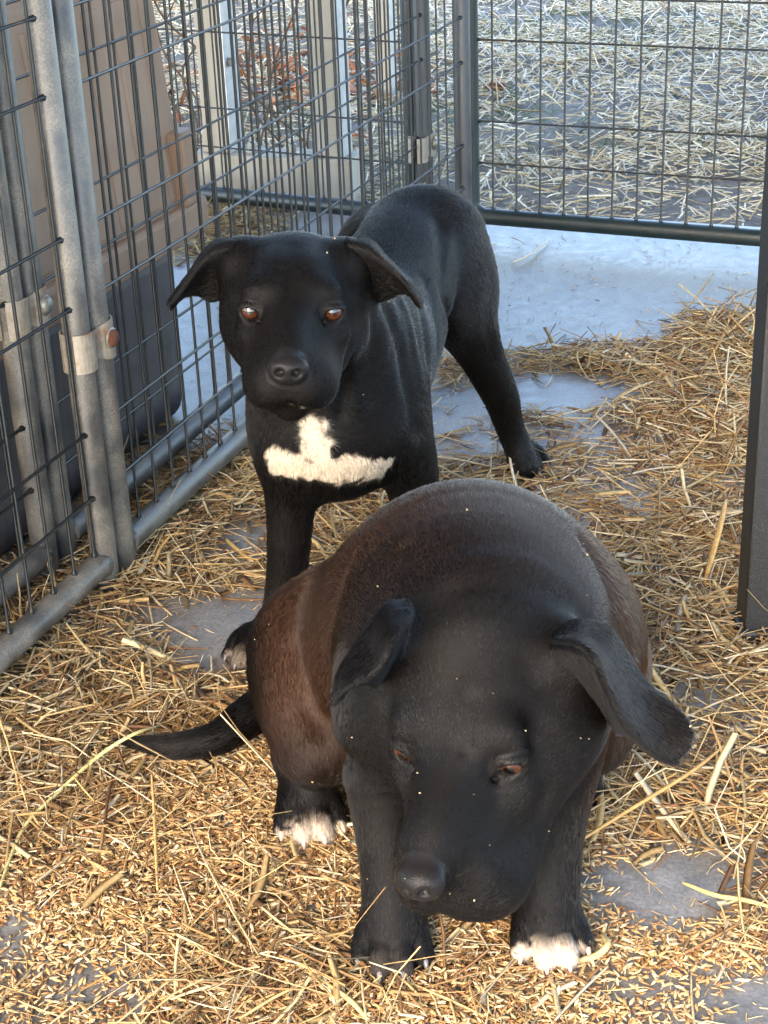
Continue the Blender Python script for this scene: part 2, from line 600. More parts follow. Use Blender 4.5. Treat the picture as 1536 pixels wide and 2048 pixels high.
# ---------------------------------------------------------------- kennel panels of welded wire in pipe frames
U2 = np.array([.363, .932])                        # direction of the side fences
N2 = np.array([-.932, .363])                       # away from the pen
RZ = math.atan2(U2[1], U2[0])
O2 = np.array([-.397, 2.10])                       # foot of the first joint
PIPE, WIRE = .0187, .0023
LEVELS = [.152, .246, .424, .518, .699, .794, .972, 1.066, 1.245, 1.340, 1.520, 1.615]

def wire_mesh(length, mat, r=WIRE, flare=.0055):
    V, F = tube([(0, 0, 0), (.006, 0, 0), (.012, 0, 0), (length*.5, 0, 0), (length-.012, 0, 0), (length-.006, 0, 0), (length, 0, 0)],
                [flare, flare*.75, r, r, r, flare*.75, flare], 6)
    return mesh('wire', V, F, mat, True)

def kennel_panel(label, foot, ang, L, height=1.83, first=.058, rail=.047, levels=LEVELS, mat=M_PIPE, group='welded wire kennel panels',
                 gate=False, wire_side=-1, name='kennel_fence', low=.0, lean=0.):
    root = empty(name, (foot[0], foot[1], 0), ang)
    root.rotation_euler = (lean, 0, ang)
    tag(root, label, 'gate' if gate else 'fence', group)
    if gate:                                        # one bent loop of pipe
        c = .035
        p = [(0, 0, height*.5)]
        def bend(cx, cz, a0, a1):
            for k in range(7):
                t = a0+(a1-a0)*k/6
                p.append((cx+c*math.cos(t), 0, cz+c*math.sin(t)))
        bend(c, rail+c, math.pi, 1.5*math.pi)
        bend(L-c, rail+c, 1.5*math.pi, 2*math.pi)
        bend(L-c, height-c, 0, .5*math.pi)
        bend(c, height-c, .5*math.pi, math.pi)
        p.append((0, 0, height*.5))
        V, F = tube(p, PIPE, 14, False)
        obj('frame', mesh('frame', V, F, mat, True), root)
    else:
        V, F = tube([(0, 0, .004), (0, 0, .03), (0, 0, height)], PIPE, 16)
        pm = mesh('post', V, F, mat, True)
        obj('post', pm, root)
        obj('post', pm, root, (L, 0, 0))
        V, F = tube([(PIPE*.6, 0, 0), (PIPE*1.15, 0, 0), (L*.5, 0, 0), (L-PIPE*1.15, 0, 0), (L-PIPE*.6, 0, 0)], [PIPE*1.12, PIPE, PIPE, PIPE, PIPE*1.12], 16)
        rm = mesh('rail', V, F, mat, True)
        obj('rail', rm, root, (0, 0, rail))
        obj('rail', rm, root, (0, 0, height-.03))
    vm = wire_mesh(height-rail-.03-2*PIPE*.8, M_WIRE)
    n = int((L-first-.02)/.0555)+1
    for k in range(n):
        obj('wire', vm, root, (first+.0555*k, 0, rail+PIPE*.8), (0, -math.pi/2, 0))
    hm = wire_mesh(L-2*PIPE*.8, M_WIRE)
    for z in levels:
        if z < height-.06:
            obj('wire', hm, root, (PIPE*.8, wire_side*WIRE*1.7, z))
    return root

P = lambda t, off=0.: O2+U2*t+N2*off
SIDE = 'welded wire kennel panels beside the dog house'
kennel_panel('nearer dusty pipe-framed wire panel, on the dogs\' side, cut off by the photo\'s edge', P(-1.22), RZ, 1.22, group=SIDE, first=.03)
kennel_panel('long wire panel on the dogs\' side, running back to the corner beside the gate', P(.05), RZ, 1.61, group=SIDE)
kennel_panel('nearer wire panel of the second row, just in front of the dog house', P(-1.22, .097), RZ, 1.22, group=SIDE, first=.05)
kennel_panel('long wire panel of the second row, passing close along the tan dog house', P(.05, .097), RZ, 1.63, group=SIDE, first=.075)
GANG = math.atan2(-.403, .915)
kennel_panel('dark green framed wire gate hanging just above the bare concrete', (.229, 3.741), GANG, .98, rail=.058, first=.052,
             levels=[z+.028 for z in LEVELS], mat=M_GATE, gate=True, group='back wall of the kennels', name='kennel_gate', wire_side=1)
LN = math.atan2(-.463, .886)
st = np.array([.115, 3.765])-np.array([.886, -.463])*1.75
kennel_panel('wire panel closing the next pen, low green rail in front of the timber posts', st, LN, 1.73, rail=.056, levels=[z+.02 for z in LEVELS],
             mat=M_GATE, group='back wall of the kennels', first=.05, wire_side=1)

# clamps that join neighbouring posts
def clamp(label, at, z, ang, bolt_mat, gap=.05, h=.054, flip=1):
    root = empty('pipe_clamp', (at[0], at[1], z), ang)
    tag(root, label, 'clamp', 'clamps joining kennel posts')
    r = PIPE+.0022
    def arc(cx, a0, a1, n=9):
        return [(cx+r*math.cos(math.radians(a0+(a1-a0)*k/n)), r*math.sin(math.radians(a0+(a1-a0)*k/n))) for k in range(n+1)]
    for s in (-1, 1):
        path = arc(0, 196, 318)+[(gap*.5, -r*.52)]+arc(gap, 222, 352)
        path = [(x, y*(-s)) for x, y in path] if s == 1 else path
        th = .0024
        V, F = [], []
        Pn = np.array(path)
        T = np.gradient(Pn, axis=0)
        T /= np.linalg.norm(T, axis=1)[:, None]
        nn = np.stack([T[:, 1], -T[:, 0]], 1)*(1 if s == -1 else -1)
        lowc = [(.5*h if k > 12 else .5*h) for k in range(len(path))]
        for k, (p_, n_) in enumerate(zip(Pn, nn)):
            dip = .007*math.exp(-((p_[0]-gap*.5)/.012)**2)
            for q, zz in ((p_, -h/2+dip), (p_, h/2-dip), (p_+n_*th, h/2-dip), (p_+n_*th, -h/2+dip)):
                V.append((q[0], q[1], zz))
        for k in range(len(path)-1):
            for j in range(4):
                F.append((4*k+j, 4*k+(j+1) % 4, 4*k+4+(j+1) % 4, 4*k+4+j))
        F.append((0, 1, 2, 3))
        F.append(tuple(4*(len(path)-1)+j for j in (3, 2, 1, 0)))
        obj('band', mesh('band', V, F, M_CLAMP), root)
    yb = -(r+.003)*flip
    d = -1*flip
    V, F = tube([(0, 0, 0), (0, d*.0035, 0), (0, d*.0075, 0), (0, d*.0095, 0)], [.0118, .0125, .0098, .003], 12)
    obj('bolt', mesh('bolt', V, F, bolt_mat, True), root, (gap*.93, yb, .003))
    V, F = tube([(0, 0, 0), (0, d*.0012, 0)], .0145, 14)
    obj('washer', mesh('washer', V, F, M_ZINC, True), root, (gap*.93, yb+.0004*d, .003))
    return root

clamp('pale steel clamp with a rusty bolt joining the two nearest pipe posts', P(0), .362, RZ, M_RUST)
clamp('steel clamp with a zinc bolt on the second row, half hidden by the nearer posts', P(0, .097), .40, RZ, M_ZINC)
clamp('small beige clamp high on the far post behind the standing dog', P(1.635, .097), .235, RZ, M_ZINC)

# ---------------------------------------------------------------- dog house in the next pen
dh = empty('dog_house', (*P(.05, .187), 0), RZ)
tag(dh, 'tan plastic dog house lid over a charcoal tub, behind the wire panels', 'dog house')
L, D = 1.19, .78
obj('tub', bevel_box('tub', L, D, .318, M_TUB, .03, (-.012, -.012), 4), dh, (.585-L/2, D/2, 0))
lid = obj('lid', bevel_box('lid', L+.06, D+.02, .42, M_LID, .022, (.045, .10), 4), dh, (.610-L/2, D/2, .345))
fl = obj('flange', bevel_box('flange', L+.13, D+.05, .062, M_LID, .010, None, 3), lid, (.010, 0, -.038))
for k in range(14):
    x = -.55+k*.088
    rib = obj('rib', bevel_box('rib', .052, .012, .34, M_LID, .005, None, 3), lid, (x, -(D+.02)/2+.0065, .034), (-.094, 0, 0))
obj('ridge', bevel_box('ridge', L-.02, D*.62, .16, M_LID, .05, (.12, .35), 5), lid, (0, .0, .405))
obj('corner_block', bevel_box('corner_block', .055, .06, .125, M_LID, .006, None, 3), lid, (L/2+.018, -(D+.02)/2+.012, .022))

# ---------------------------------------------------------------- square post at the entrance, roof over the pen
sp = empty('square_post', (.4865, 1.905, 0), math.radians(2))
tag(sp, 'square black hammered steel post rising from the straw at the entrance', 'post')
obj('tube', bevel_box('tube', .050, .050, 2.30, M_POST, .004), sp, (0, 0, .012))
obj('foot', bevel_box('foot', .062, .062, .020, M_POST, .005), sp)

V, F = [], []
xs, ys = np.linspace(-3.4, 2.8, 125), (-1.5, 4.75)
for y, z in zip(ys, (2.70, 2.42)):
    for x in xs:
        V.append((x, y, z+.012*math.sin(x*2*math.pi/.1)))
for y, z in zip(ys, (2.70, 2.42)):
    for x in xs:
        V.append((x, y, z+.003+.012*math.sin(x*2*math.pi/.1)))
m = len(xs)
for k in range(m-1):
    F += [(k, k+1, m+k+1, m+k), (2*m+k, 3*m+k, 3*m+k+1, 2*m+k+1)]
F += [(0, m, 3*m, 2*m), (m-1, 3*m-1, 4*m-1, 2*m-1)]
for k in range(m-1):
    F += [(k, 2*m+k, 2*m+k+1, k+1), (m+k, m+k+1, 3*m+k+1, 3*m+k)]
tag(obj('shelter_roof', mesh('shelter_roof', V, F, M_ROOF, True)), 'corrugated grey metal roof sheet sheltering the kennel from above', 'roof')

# ---------------------------------------------------------------- timber stand and lone post beyond the slab
SD = np.array([.946, -.32])
SA = math.atan2(SD[1], SD[0])
ts = empty('timber_stand', (-.236, 4.225, 0), SA)
tag(ts, 'two pale weathered timber posts bolted to a low sill beyond the fence', 'timber stand')
obj('sill', bevel_box('sill', .43, .105, .155, M_WOOD, .006), ts, (0, .0, -.05))
for x in (-.150, .150):
    p_ = obj('post', bevel_box('post', .068, .082, 2.3, M_WOOD, .005), ts, (x, .004, .1055))
    obj('side_plate', bevel_box('side_plate', .006, .075, 2.2, M_ZPOST, .0015), p_, (.0375, 0, .0))
    obj('collar', bevel_box('collar', .0735, .0875, .055, M_WOOD, .004), p_, (-.0005, 0, .001))
hexb = []
for x in (-.062, .048):
    V, F = tube([(0, 0, 0), (0, 0, .003)], .017, 14)
    w = obj('washer', mesh('washer', V, F, M_ZINC, True), ts, (x, -.012, .1055))
    V, F = tube([(0, 0, 0), (0, 0, .022)], .0115, 6)
    obj('nut', mesh('nut', V, F, M_ZINC), w, (0, 0, .003))
    V, F = tube([(0, 0, .025), (0, 0, .036)], .0065, 10)
    obj('stud', mesh('stud', V, F, M_ZINC, True), w)
V, F = tube([(0, 0, 0), (.012, 0, 0)], .012, 6)
obj('bolt', mesh('bolt', V, F, M_ZINC), ts, (-.150+.0415, -.01, .33))

lp = empty('timber_post', (.062, 5.46, -.05), SA)
tag(lp, 'single pale timber post standing alone farther back in the yard', 'post')
obj('shaft', bevel_box('shaft', .050, .062, 1.6, M_WOOD, .004), lp)
obj('side_plate', bevel_box('side_plate', .004, .058, 1.5, M_ZPOST, .001), lp, (.0275, 0, .01))

# dead vine stems climbing by the timber stand
vine = empty('dead_vine', (-.52, 4.55, -.05))
tag(vine, 'bare dark vine stems twisting up beside the timber posts', 'vine')
vr = np.random.default_rng(12)
for k in range(9):
    x0, y0 = vr.uniform(-.12, .42), vr.uniform(-.1, .5)
    pts = [(x0, y0, 0)]
    d = vr.uniform(-.5, .5)
    for j in range(9):
        q = pts[-1]
        d += vr.normal(0, .45)
        d *= .8
        pts.append((q[0]+.07*d, q[1]+.03*vr.normal(), q[2]+.085))
    V, F = tube(catmull(np.array(pts), 3), .0034, 5)
    s = obj('stem', mesh('stem', V, F, M_TWIG, True), vine)
    for q in pts[3:8:2]:
        e = np.array(q)+np.array([vr.uniform(-.1, .1), vr.uniform(-.05, .05), vr.uniform(-.02, .12)])
        V, F = tube([q, (np.array(q)+e)/2+vr.normal(0, .008, 3), e], [.0024, .002, .001], 4)
        obj('twig', mesh('twig', V, F, M_TWIG, True), s)

# ---------------------------------------------------------------- chain-link fence across the yard
cl = empty('chain_link_fence', (.15, 5.33, -.03), math.atan2(-.38, .925))
tag(cl, 'galvanised chain-link fence standing in the straw behind the gate', 'fence')
pz = .052
zz = [(((k % 2)*pz), .004*(1 if k % 2 else -1), k*pz) for k in range(25)]
V, F = tube(zz, .0021, 4, False)
zm = mesh('wire', V, F, M_CHAIN)
for k in range(54):
    obj('wire', zm, cl, (k*pz, 0, 0))
V, F = tube([(0, 0, 0), (0, 0, 1.35)], .024, 14)
pm = mesh('post', V, F, M_ZPOST, True)
for x in (0., 2.8):
    obj('post', pm, cl, (x, .02, 0))
V, F = tube([(0, .02, 1.3), (2.8, .02, 1.3)], .017, 12)
obj('rail', mesh('rail', V, F, M_ZPOST, True), cl)

# ---------------------------------------------------------------- the two dogs
def stretch(y, k):                    # longer muzzle in front of the eyes
    return np.where(np.asarray(y) < .05, y, .05+(np.asarray(y)-.05)*k)

def head_prims(R, t, s, wide=0., jowl=.027, drop=0., tall=0., long=1., lid=1., nose=1.):
    """head in its own frame: x to the dog's right, y along the muzzle, z up"""
    R, t, out = np.array(R), np.array(t), []
    W = lambda p: R @ (np.array([p[0], stretch(p[1], long), p[2]])*s)+t
    fl = R @ np.array([0, -1, 0])
    def L(pts, k=.02, op='+', amp=0, w=.01, both=False):
        for sg in ((1, -1) if both else (1,)):
            o = Limb([tuple(W((p[0]*sg, p[1], p[2])))+(p[3]*s,) for p in pts], k*s, op, amp*s, w*s)
            o.fl = fl
            out.append(o)
    def E(c, r, k=.02, op='+', both=False, rot=(0, 0, 0)):
        for sg in ((1, -1) if both else (1,)):
            out.append(Lump(W((c[0]*sg, c[1], c[2])), np.array(r)*s, R @ eul(rot[0], rot[1]*sg, rot[2]*sg), k*s, op, fl))
    E((0,-.03,.006+tall),(.071,.078,.048),.02)
    E((0,.022,.014+tall*.4),(.050,.046,.038),.03)
    E((.050+wide,-.022,-.018-wide),(.036,.056,.050),.03,both=True)
    E((.040,.012,-.046),(.032,.058,.034),.03,both=True)
    E((.032,.044,.030),(.024,.020,.0145),.016,both=True)
    E((.043,.052,-.016),(.022,.030,.020),.02,both=True)
    L([(0,.045,-.018,.043),(0,.09,-.024,.038),(0,.118,-.026,.034)],.02)
    L([(0,.045,.018,.018),(0,.08,.012,.019),(0,.12,.005,.018),(0,.148,-.002,.016)],.03)
    L([(.048,.000,-.038,.032),(jowl*1.15,.045,-.047-drop*.7,.026),(jowl*1.02,.085,-.052-drop,.0275),(jowl*.90,.118,-.050-drop,.0275),(.017,.137,-.040-drop*.75,.0235)],.016,both=True)
    L([(jowl*.9,.04,-.034-drop*.25,.027),(jowl*.72,.085,-.034-drop*.45,.027),(jowl*.66,.120,-.034-drop*.45,.026)],.018,both=True)
    L([(0,.0,-.064-drop*.5,.032),(0,.08,-.076-drop*.8,.026),(0,.118,-.073-drop*.8,.020)],.014)
    E((0,.163,-.005),(.0265*nose,.017,.0205*nose),.005)
    E((.0125*nose,.1785,-.004),(.0068*nose,.012,.0058*nose),.003,'-',both=True,rot=(0,.3,-.5))
    L([(.016*nose,.178,-.016*nose,.003),(.025*nose,.170,-.016*nose,.003),(.0285*nose,.158,-.010*nose,.003)],.003,'~',.0025,.003,both=True)
    L([(0,.180,-.006,.002),(0,.176,-.02,.002),(0,.160,-.054-drop*.5,.002)],.003,'~',.0032,.0030)
    L([(0,.158,-.056-drop*.6,.002),(.014,.154,-.066-drop*.8,.002),(.032,.138,-.078-drop,.002),(.044,.105,-.081-drop,.002),(.052,.072,-.068-drop*.6,.002)],.003,'~',.008,.005,both=True)
    E((.064,-.040,.028+tall*.6),(.024,.030,.022),.025,both=True)
    L([(.018,.072,.004,.003),(.024,.10,-.012,.003),(.03,.125,-.026,.003)],.003,'~',.0012,.008,both=True)
    L([(.066,.048,-.008,.003),(.064,.055,-.03,.003),(.056,.066,-.05,.003)],.003,'~',.0020,.009,both=True)
    L([(0,.062,.03,.003),(0,.03,.054+tall*.5,.003),(0,-.01,.062+tall,.003)],.003,'~',.003,.012)
    L([(.026,.066,.014,.003),(.027,.072,.002,.003),(.031,.080,-.012,.003)],.003,'~',.0035,.008,both=True)
    L([(.058,.03,.034,.003),(.066,.01,.030,.003),(.07,-.012,.022,.003)],.003,'~',.003,.014,both=True)
    L([(.012,.055,.034,.003),(.014,.035,.050,.003)],.003,'~',.0022,.005,both=True)
    # eyes
    E((.0445,.0565,.012),(.0160,.0155,.0150),.008,both=True)
    E((.0475,.0690,.0115),(.0104,.0120,.0064*lid),.003,'-',both=True,rot=(0,-.16,-.35))
    L([(.030,.060,.020,.002),(.045,.064,.0255,.002),(.061,.054,.021,.002)],.003,'~',.0018,.003,both=True)
    L([(.026,.068,.004,.002),(.034,.072,.004,.002)],.003,'~',.003,.004,both=True)
    return out

def paw(c, fw, s):
    c = np.array([c[0], c[1], 0.])
    fw = np.array([fw[0], fw[1], 0.])
    fw /= np.linalg.norm(fw)
    rt = np.array([fw[1], -fw[0], 0])
    out = [Lump(c-fw*.012*s+np.array([0, 0, .024*s]), (.031*s, .034*s, .024*s), np.stack([rt, fw, [0, 0, 1]], 1), .02, '+', fw)]
    claws = []
    for a, b, ang in ((-.0275, .010, -.30), (-.0092, .026, -.08), (.0102, .026, .08), (.0285, .009, .30)):
        d = fw*np.cos(ang)+rt*np.sin(ang)
        o = c+rt*a*s+fw*b*s
        z = np.array([0, 0, s])
        out.append(Limb([tuple(o-d*.034*s+z*.031)+(.0115*s,), tuple(o-d*.010*s+z*.0275)+(.0125*s,), tuple(o+d*.008*s+z*.0135)+(.0118*s,)], .0035))
        claws.append((o+d*.0165*s+z*.015, d, s))
    return out, claws

def nearest_flow(prims, V):
    best = np.full(len(V), 9., np.float32)
    D = np.zeros_like(V)
    for s in prims:
        if s.op != '+':
            continue
        m = np.all((V > s.lo-.02) & (V < s.hi+.02), 1)
        if not m.any():
            continue
        d, f = s.flow(V[m])
        if getattr(s, 'fl', None) is not None:
            f = np.broadcast_to(np.asarray(s.fl, np.float32), f.shape)
        i = np.where(m)[0]
        k = d < best[i]
        best[i[k]] = d[k]
        D[i[k]] = f[k]
    return D

def smooth01(x):
    x = np.clip(x, 0, 1)
    return x*x*(3-2*x)

def noise3(V, s, seed):
    return (value_noise(V[:, 0]+9, V[:, 1]+9+V[:, 2]*.7, s, seed)+value_noise(V[:, 1]+9, V[:, 2]+9-V[:, 0]*.6, s, seed+1))*.5

def seg_dist(V, P):
    out = np.full(len(V), 9.)
    for a, b in zip(P[:-1], P[1:]):
        a, b = np.array(a), np.array(b)
        h = np.clip((V-a) @ (b-a)/max((b-a) @ (b-a), 1e-9), 0, 1)
        out = np.minimum(out, np.linalg.norm(V-a-h[:, None]*(b-a), axis=1))
    return out

def coat_colour(V, dog, ear_from):
    X = (V-np.array(dog['head']['t'])) @ np.array(dog['head']['R'])/dog['head']['s']
    n1, n2 = noise3(V, .045, 21), noise3(V, .006, 31)
    lg = dog['head'].get('long', 1.)
    X[:, 1] = np.where(X[:, 1] < .05, X[:, 1], .05+(X[:, 1]-.05)/lg)
    C = np.tile(np.array(dog['black']), (len(V), 1))
    if dog['brown']:
        w = smooth01((np.linalg.norm(X-np.array([0, .02, 0]), axis=1)-.095)/.17)*smooth01((V[:, 2]-.05)/.14)*smooth01((V[:, 0]+.17)/.05)*smooth01((.05-X[:, 1])/.08)*(.8+.3*(n1-.35))
        C += np.clip(w, 0, 1)[:, None]*(np.array(dog['brown'])-C)
        C[ear_from:] = dog['black']
    for P, r, a in dog['white']:
        w = smooth01((r-seg_dist(V, P)+(n1-.5)*.020+(n2-.5)*.020)/.008+.5)*a*(.9+.2*n2)
        C += np.clip(w, 0, 1)[:, None]*(np.array((.46, .39, .30))-C)
    for (c, fw, s), a in zip(dog['paws'], dog['socks']):
        if a:
            f = np.array(fw)/np.linalg.norm(fw)
            q = V[:, :2]-np.array(c)
            y = q @ f
            near = np.linalg.norm(q, axis=1) < .062*s
            w = smooth01((y-.029*s+(n2-.5)*.022+(n1-.5)*.03)/.010+.5)*smooth01((.040-V[:, 2])/.02)*near*a
            C += w[:, None]*(np.array((.44, .36, .28))-C)
    return C, X

def build_dog(dog):
    prims = [Limb(*a) if k == 'limb' else Lump(*a) for k, a in dog['body']]
    claws = []
    for c, fw, s in dog['paws']:
        a, b = paw(c, fw, s)
        prims += a
        claws.append(b)
    prims += head_prims(**dog['head'])
    prims += [Limb(p, .003, '~', amp, w) for p, amp, w in dog['folds']]
    h = .005
    lo = np.min([s.lo for s in prims if s.op == '+'], 0)-.02
    hi = np.max([s.hi for s in prims if s.op == '+'], 0)+.02
    n = tuple(int(v) for v in np.ceil((hi-lo)/h))
    V, Q = surface_nets(grid_field(prims, lo.astype(np.float32), n, h), lo, h)
    fl = nearest_flow(prims, V.astype(np.float32))
    for k in range(90):
        fl = relax(fl, Q, np.full(len(V), .8))
    V4, Q = split_quads(np.hstack([V, fl]), Q)
    V, fl = V4[:, :3], V4[:, 3:]
    for it in range(2):
        V = V-mesh_normals(V, Q)*np.clip(field(prims, V.astype(np.float32)), -h*.5, h*.5)[:, None]
    w = .5*np.clip((np.linalg.norm(V-np.array(dog['head']['t']), axis=1)-.16)/.05, 0, 1)*np.clip((V[:, 2]-.06)/.03, 0, 1)
    for k in range(8):
        V = relax(V, Q, w)
    ear_from = len(V)
    for rows in dog['ears']:
        EV, EQ = ear_flap(rows)
        d = np.array(rows[-1]).mean(0)-np.array(rows[0]).mean(0)
        Q = np.vstack([Q, EQ+len(V)])
        V = np.vstack([V, EV])
        fl = np.vstack([fl, np.tile(d/np.linalg.norm(d), (len(EV), 1))])
    NR = mesh_normals(V, Q)
    col, X = coat_colour(V, dog, ear_from)
    # bare leather: nose and eye rims
    nose = smooth01((1.16-np.sqrt((((X-np.array([0, .164, -.005]))/np.array([.0262, .020, .0205])*np.array([.86, 1., .86]))**2).sum(1)))/.12)*(X[:, 1] > .151)
    rim = np.zeros(len(V))
    for sx in (1, -1):
        rim = np.maximum(rim, smooth01((.0172-np.linalg.norm(X-np.array([.0455*sx, .0585, .012]), axis=1))/.004))
    bare = np.clip(np.maximum(nose, rim*.55), 0, 1)

    root = empty('dog', (float(V[:, 0].mean()), float(V[:, 1].mean()), 0))
    tag(root, dog['label'], 'dog', 'young black dogs in the kennel')
    off = np.array(root.location)
    me = fast_mesh('body', V-off, Q, M_SKIN)
    at = me.attributes.new('coat', 'FLOAT_COLOR', 'POINT')
    at.data.foreach_set('color', np.hstack([col, np.ones((len(V), 1))]).astype(np.float32).ravel())
    at = me.attributes.new('leather', 'FLOAT', 'POINT')
    at.data.foreach_set('value', bare.astype(np.float32))
    obj('body', me, root)

    # short hair, combed along the flow of each part
    T = V[Q]
    area = .5*np.linalg.norm(np.cross(T[:, 2]-T[:, 0], T[:, 3]-T[:, 1]), axis=1)
    keep = (1-bare[Q].max(1))
    wt = area*keep*(1+1.6*(np.linalg.norm(T.mean(1)-np.array(dog['head']['t']), axis=1) < .19))
    cnt = dog['hairs']
    fi = rng.choice(len(Q), cnt, p=wt/wt.sum())
    a, b = rng.random((cnt, 1)), rng.random((cnt, 1))
    def bil(A):
        A = A[Q[fi]]
        return (A[:, 0]*(1-a)+A[:, 1]*a)*(1-b)+(A[:, 3]*(1-a)+A[:, 2]*a)*b
    root_p, nn, ff, cc = bil(V), bil(NR), bil(fl), bil(col)
    nn /= np.linalg.norm(nn, axis=1)[:, None]+1e-9
    ff += rng.normal(0, .13, ff.shape)
    ff -= (ff*nn).sum(1)[:, None]*nn
    ff /= np.linalg.norm(ff, axis=1)[:, None]+1e-9
    Xr = (root_p-np.array(dog['head']['t'])) @ np.array(dog['head']['R'])/dog['head']['s']
    hd = np.linalg.norm(Xr, axis=1)
    face = smooth01((hd-.06)/.16)
    ln = (.0044+.0052*face)*rng.uniform(.65, 1.25, cnt)
    ln = np.where(cc.sum(1) > .5, ln*1.25, ln)
    ln *= np.where(Xr[:, 1] > .09, .6, 1.)
    lift = rng.uniform(.05, .28, cnt)
    pts = np.zeros((cnt, 4, 3), np.float32)
    for k, t in enumerate((0, .33, .67, 1.)):
        pts[:, k] = root_p+ff*(ln*t)[:, None]+nn*(ln*(lift*t-.06*t*t))[:, None]-nn*.0004
    hc = bpy.data.hair_curves.new('coat')
    hc.add_curves([4]*cnt)
    hc.position_data.foreach_set('vector', (pts-off.astype(np.float32)).reshape(-1))
    ra = hc.attributes.new('radius', 'FLOAT', 'POINT')
    ra.data.foreach_set('value', np.tile(np.array([.00020, .00019, .00014, .00003], np.float32), cnt))
    cc = cc*rng.uniform(.7, 1.35, (cnt, 1))
    ca = hc.attributes.new('coat', 'FLOAT_COLOR', 'CURVE')
    ca.data.foreach_set('color', np.hstack([np.clip(cc, 0, .95), np.ones((cnt, 1))]).astype(np.float32).ravel())
    hc.materials.append(M_FUR)
    obj('coat', hc, root)

    # eyes
    Rh, th, sh = np.array(dog['head']['R']), np.array(dog['head']['t']), dog['head']['s']
    bm = bmesh.new()
    bmesh.ops.create_uvsphere(bm, u_segments=32, v_segments=24, radius=1)
    for f in bm.faces:
        f.smooth = True
    em = bpy.data.meshes.new('eye')
    bm.to_mesh(em)
    bm.free()
    em.materials.append(dog['eye'])
    for sx in (1, -1):
        c = Rh @ (np.array([.0455*sx, float(stretch(.0572, dog['head'].get('long', 1.))), .012])*sh)+th
        g = dog['gaze'](c, Rh, sx)
        g /= np.linalg.norm(g)
        up = Rh[:, 2]-g*(Rh[:, 2] @ g)
        up /= np.linalg.norm(up)
        x = np.cross(g, up)
        o = obj('eye', em, root)
        r = .0125*sh
        o.matrix_local = Matrix([[x[0]*r, g[0]*r, up[0]*r, c[0]-off[0]], [x[1]*r, g[1]*r, up[1]*r, c[1]-off[1]], [x[2]*r, g[2]*r, up[2]*r, c[2]-off[2]], [0, 0, 0, 1]])
    for cl_, a in zip(claws, dog['socks']):
        for p, d, s in cl_:
            V_, F_ = tube([p-d*.006*s+np.array([0, 0, .002]), p+d*.002*s+np.array([0, 0, .001]), p+d*.005*s-np.array([0, 0, .004*s]), p+d*.0065*s-np.array([0, 0, .0085*s])],
                          [.0030*s, .0028*s, .0021*s, .0009*s], 8)
            obj('claw', mesh('claw', [tuple(np.array(v)-off) for v in V_], F_, M_CLAW_PALE if a > .5 else M_CLAW_DARK, True), root)
    return V, NR, root

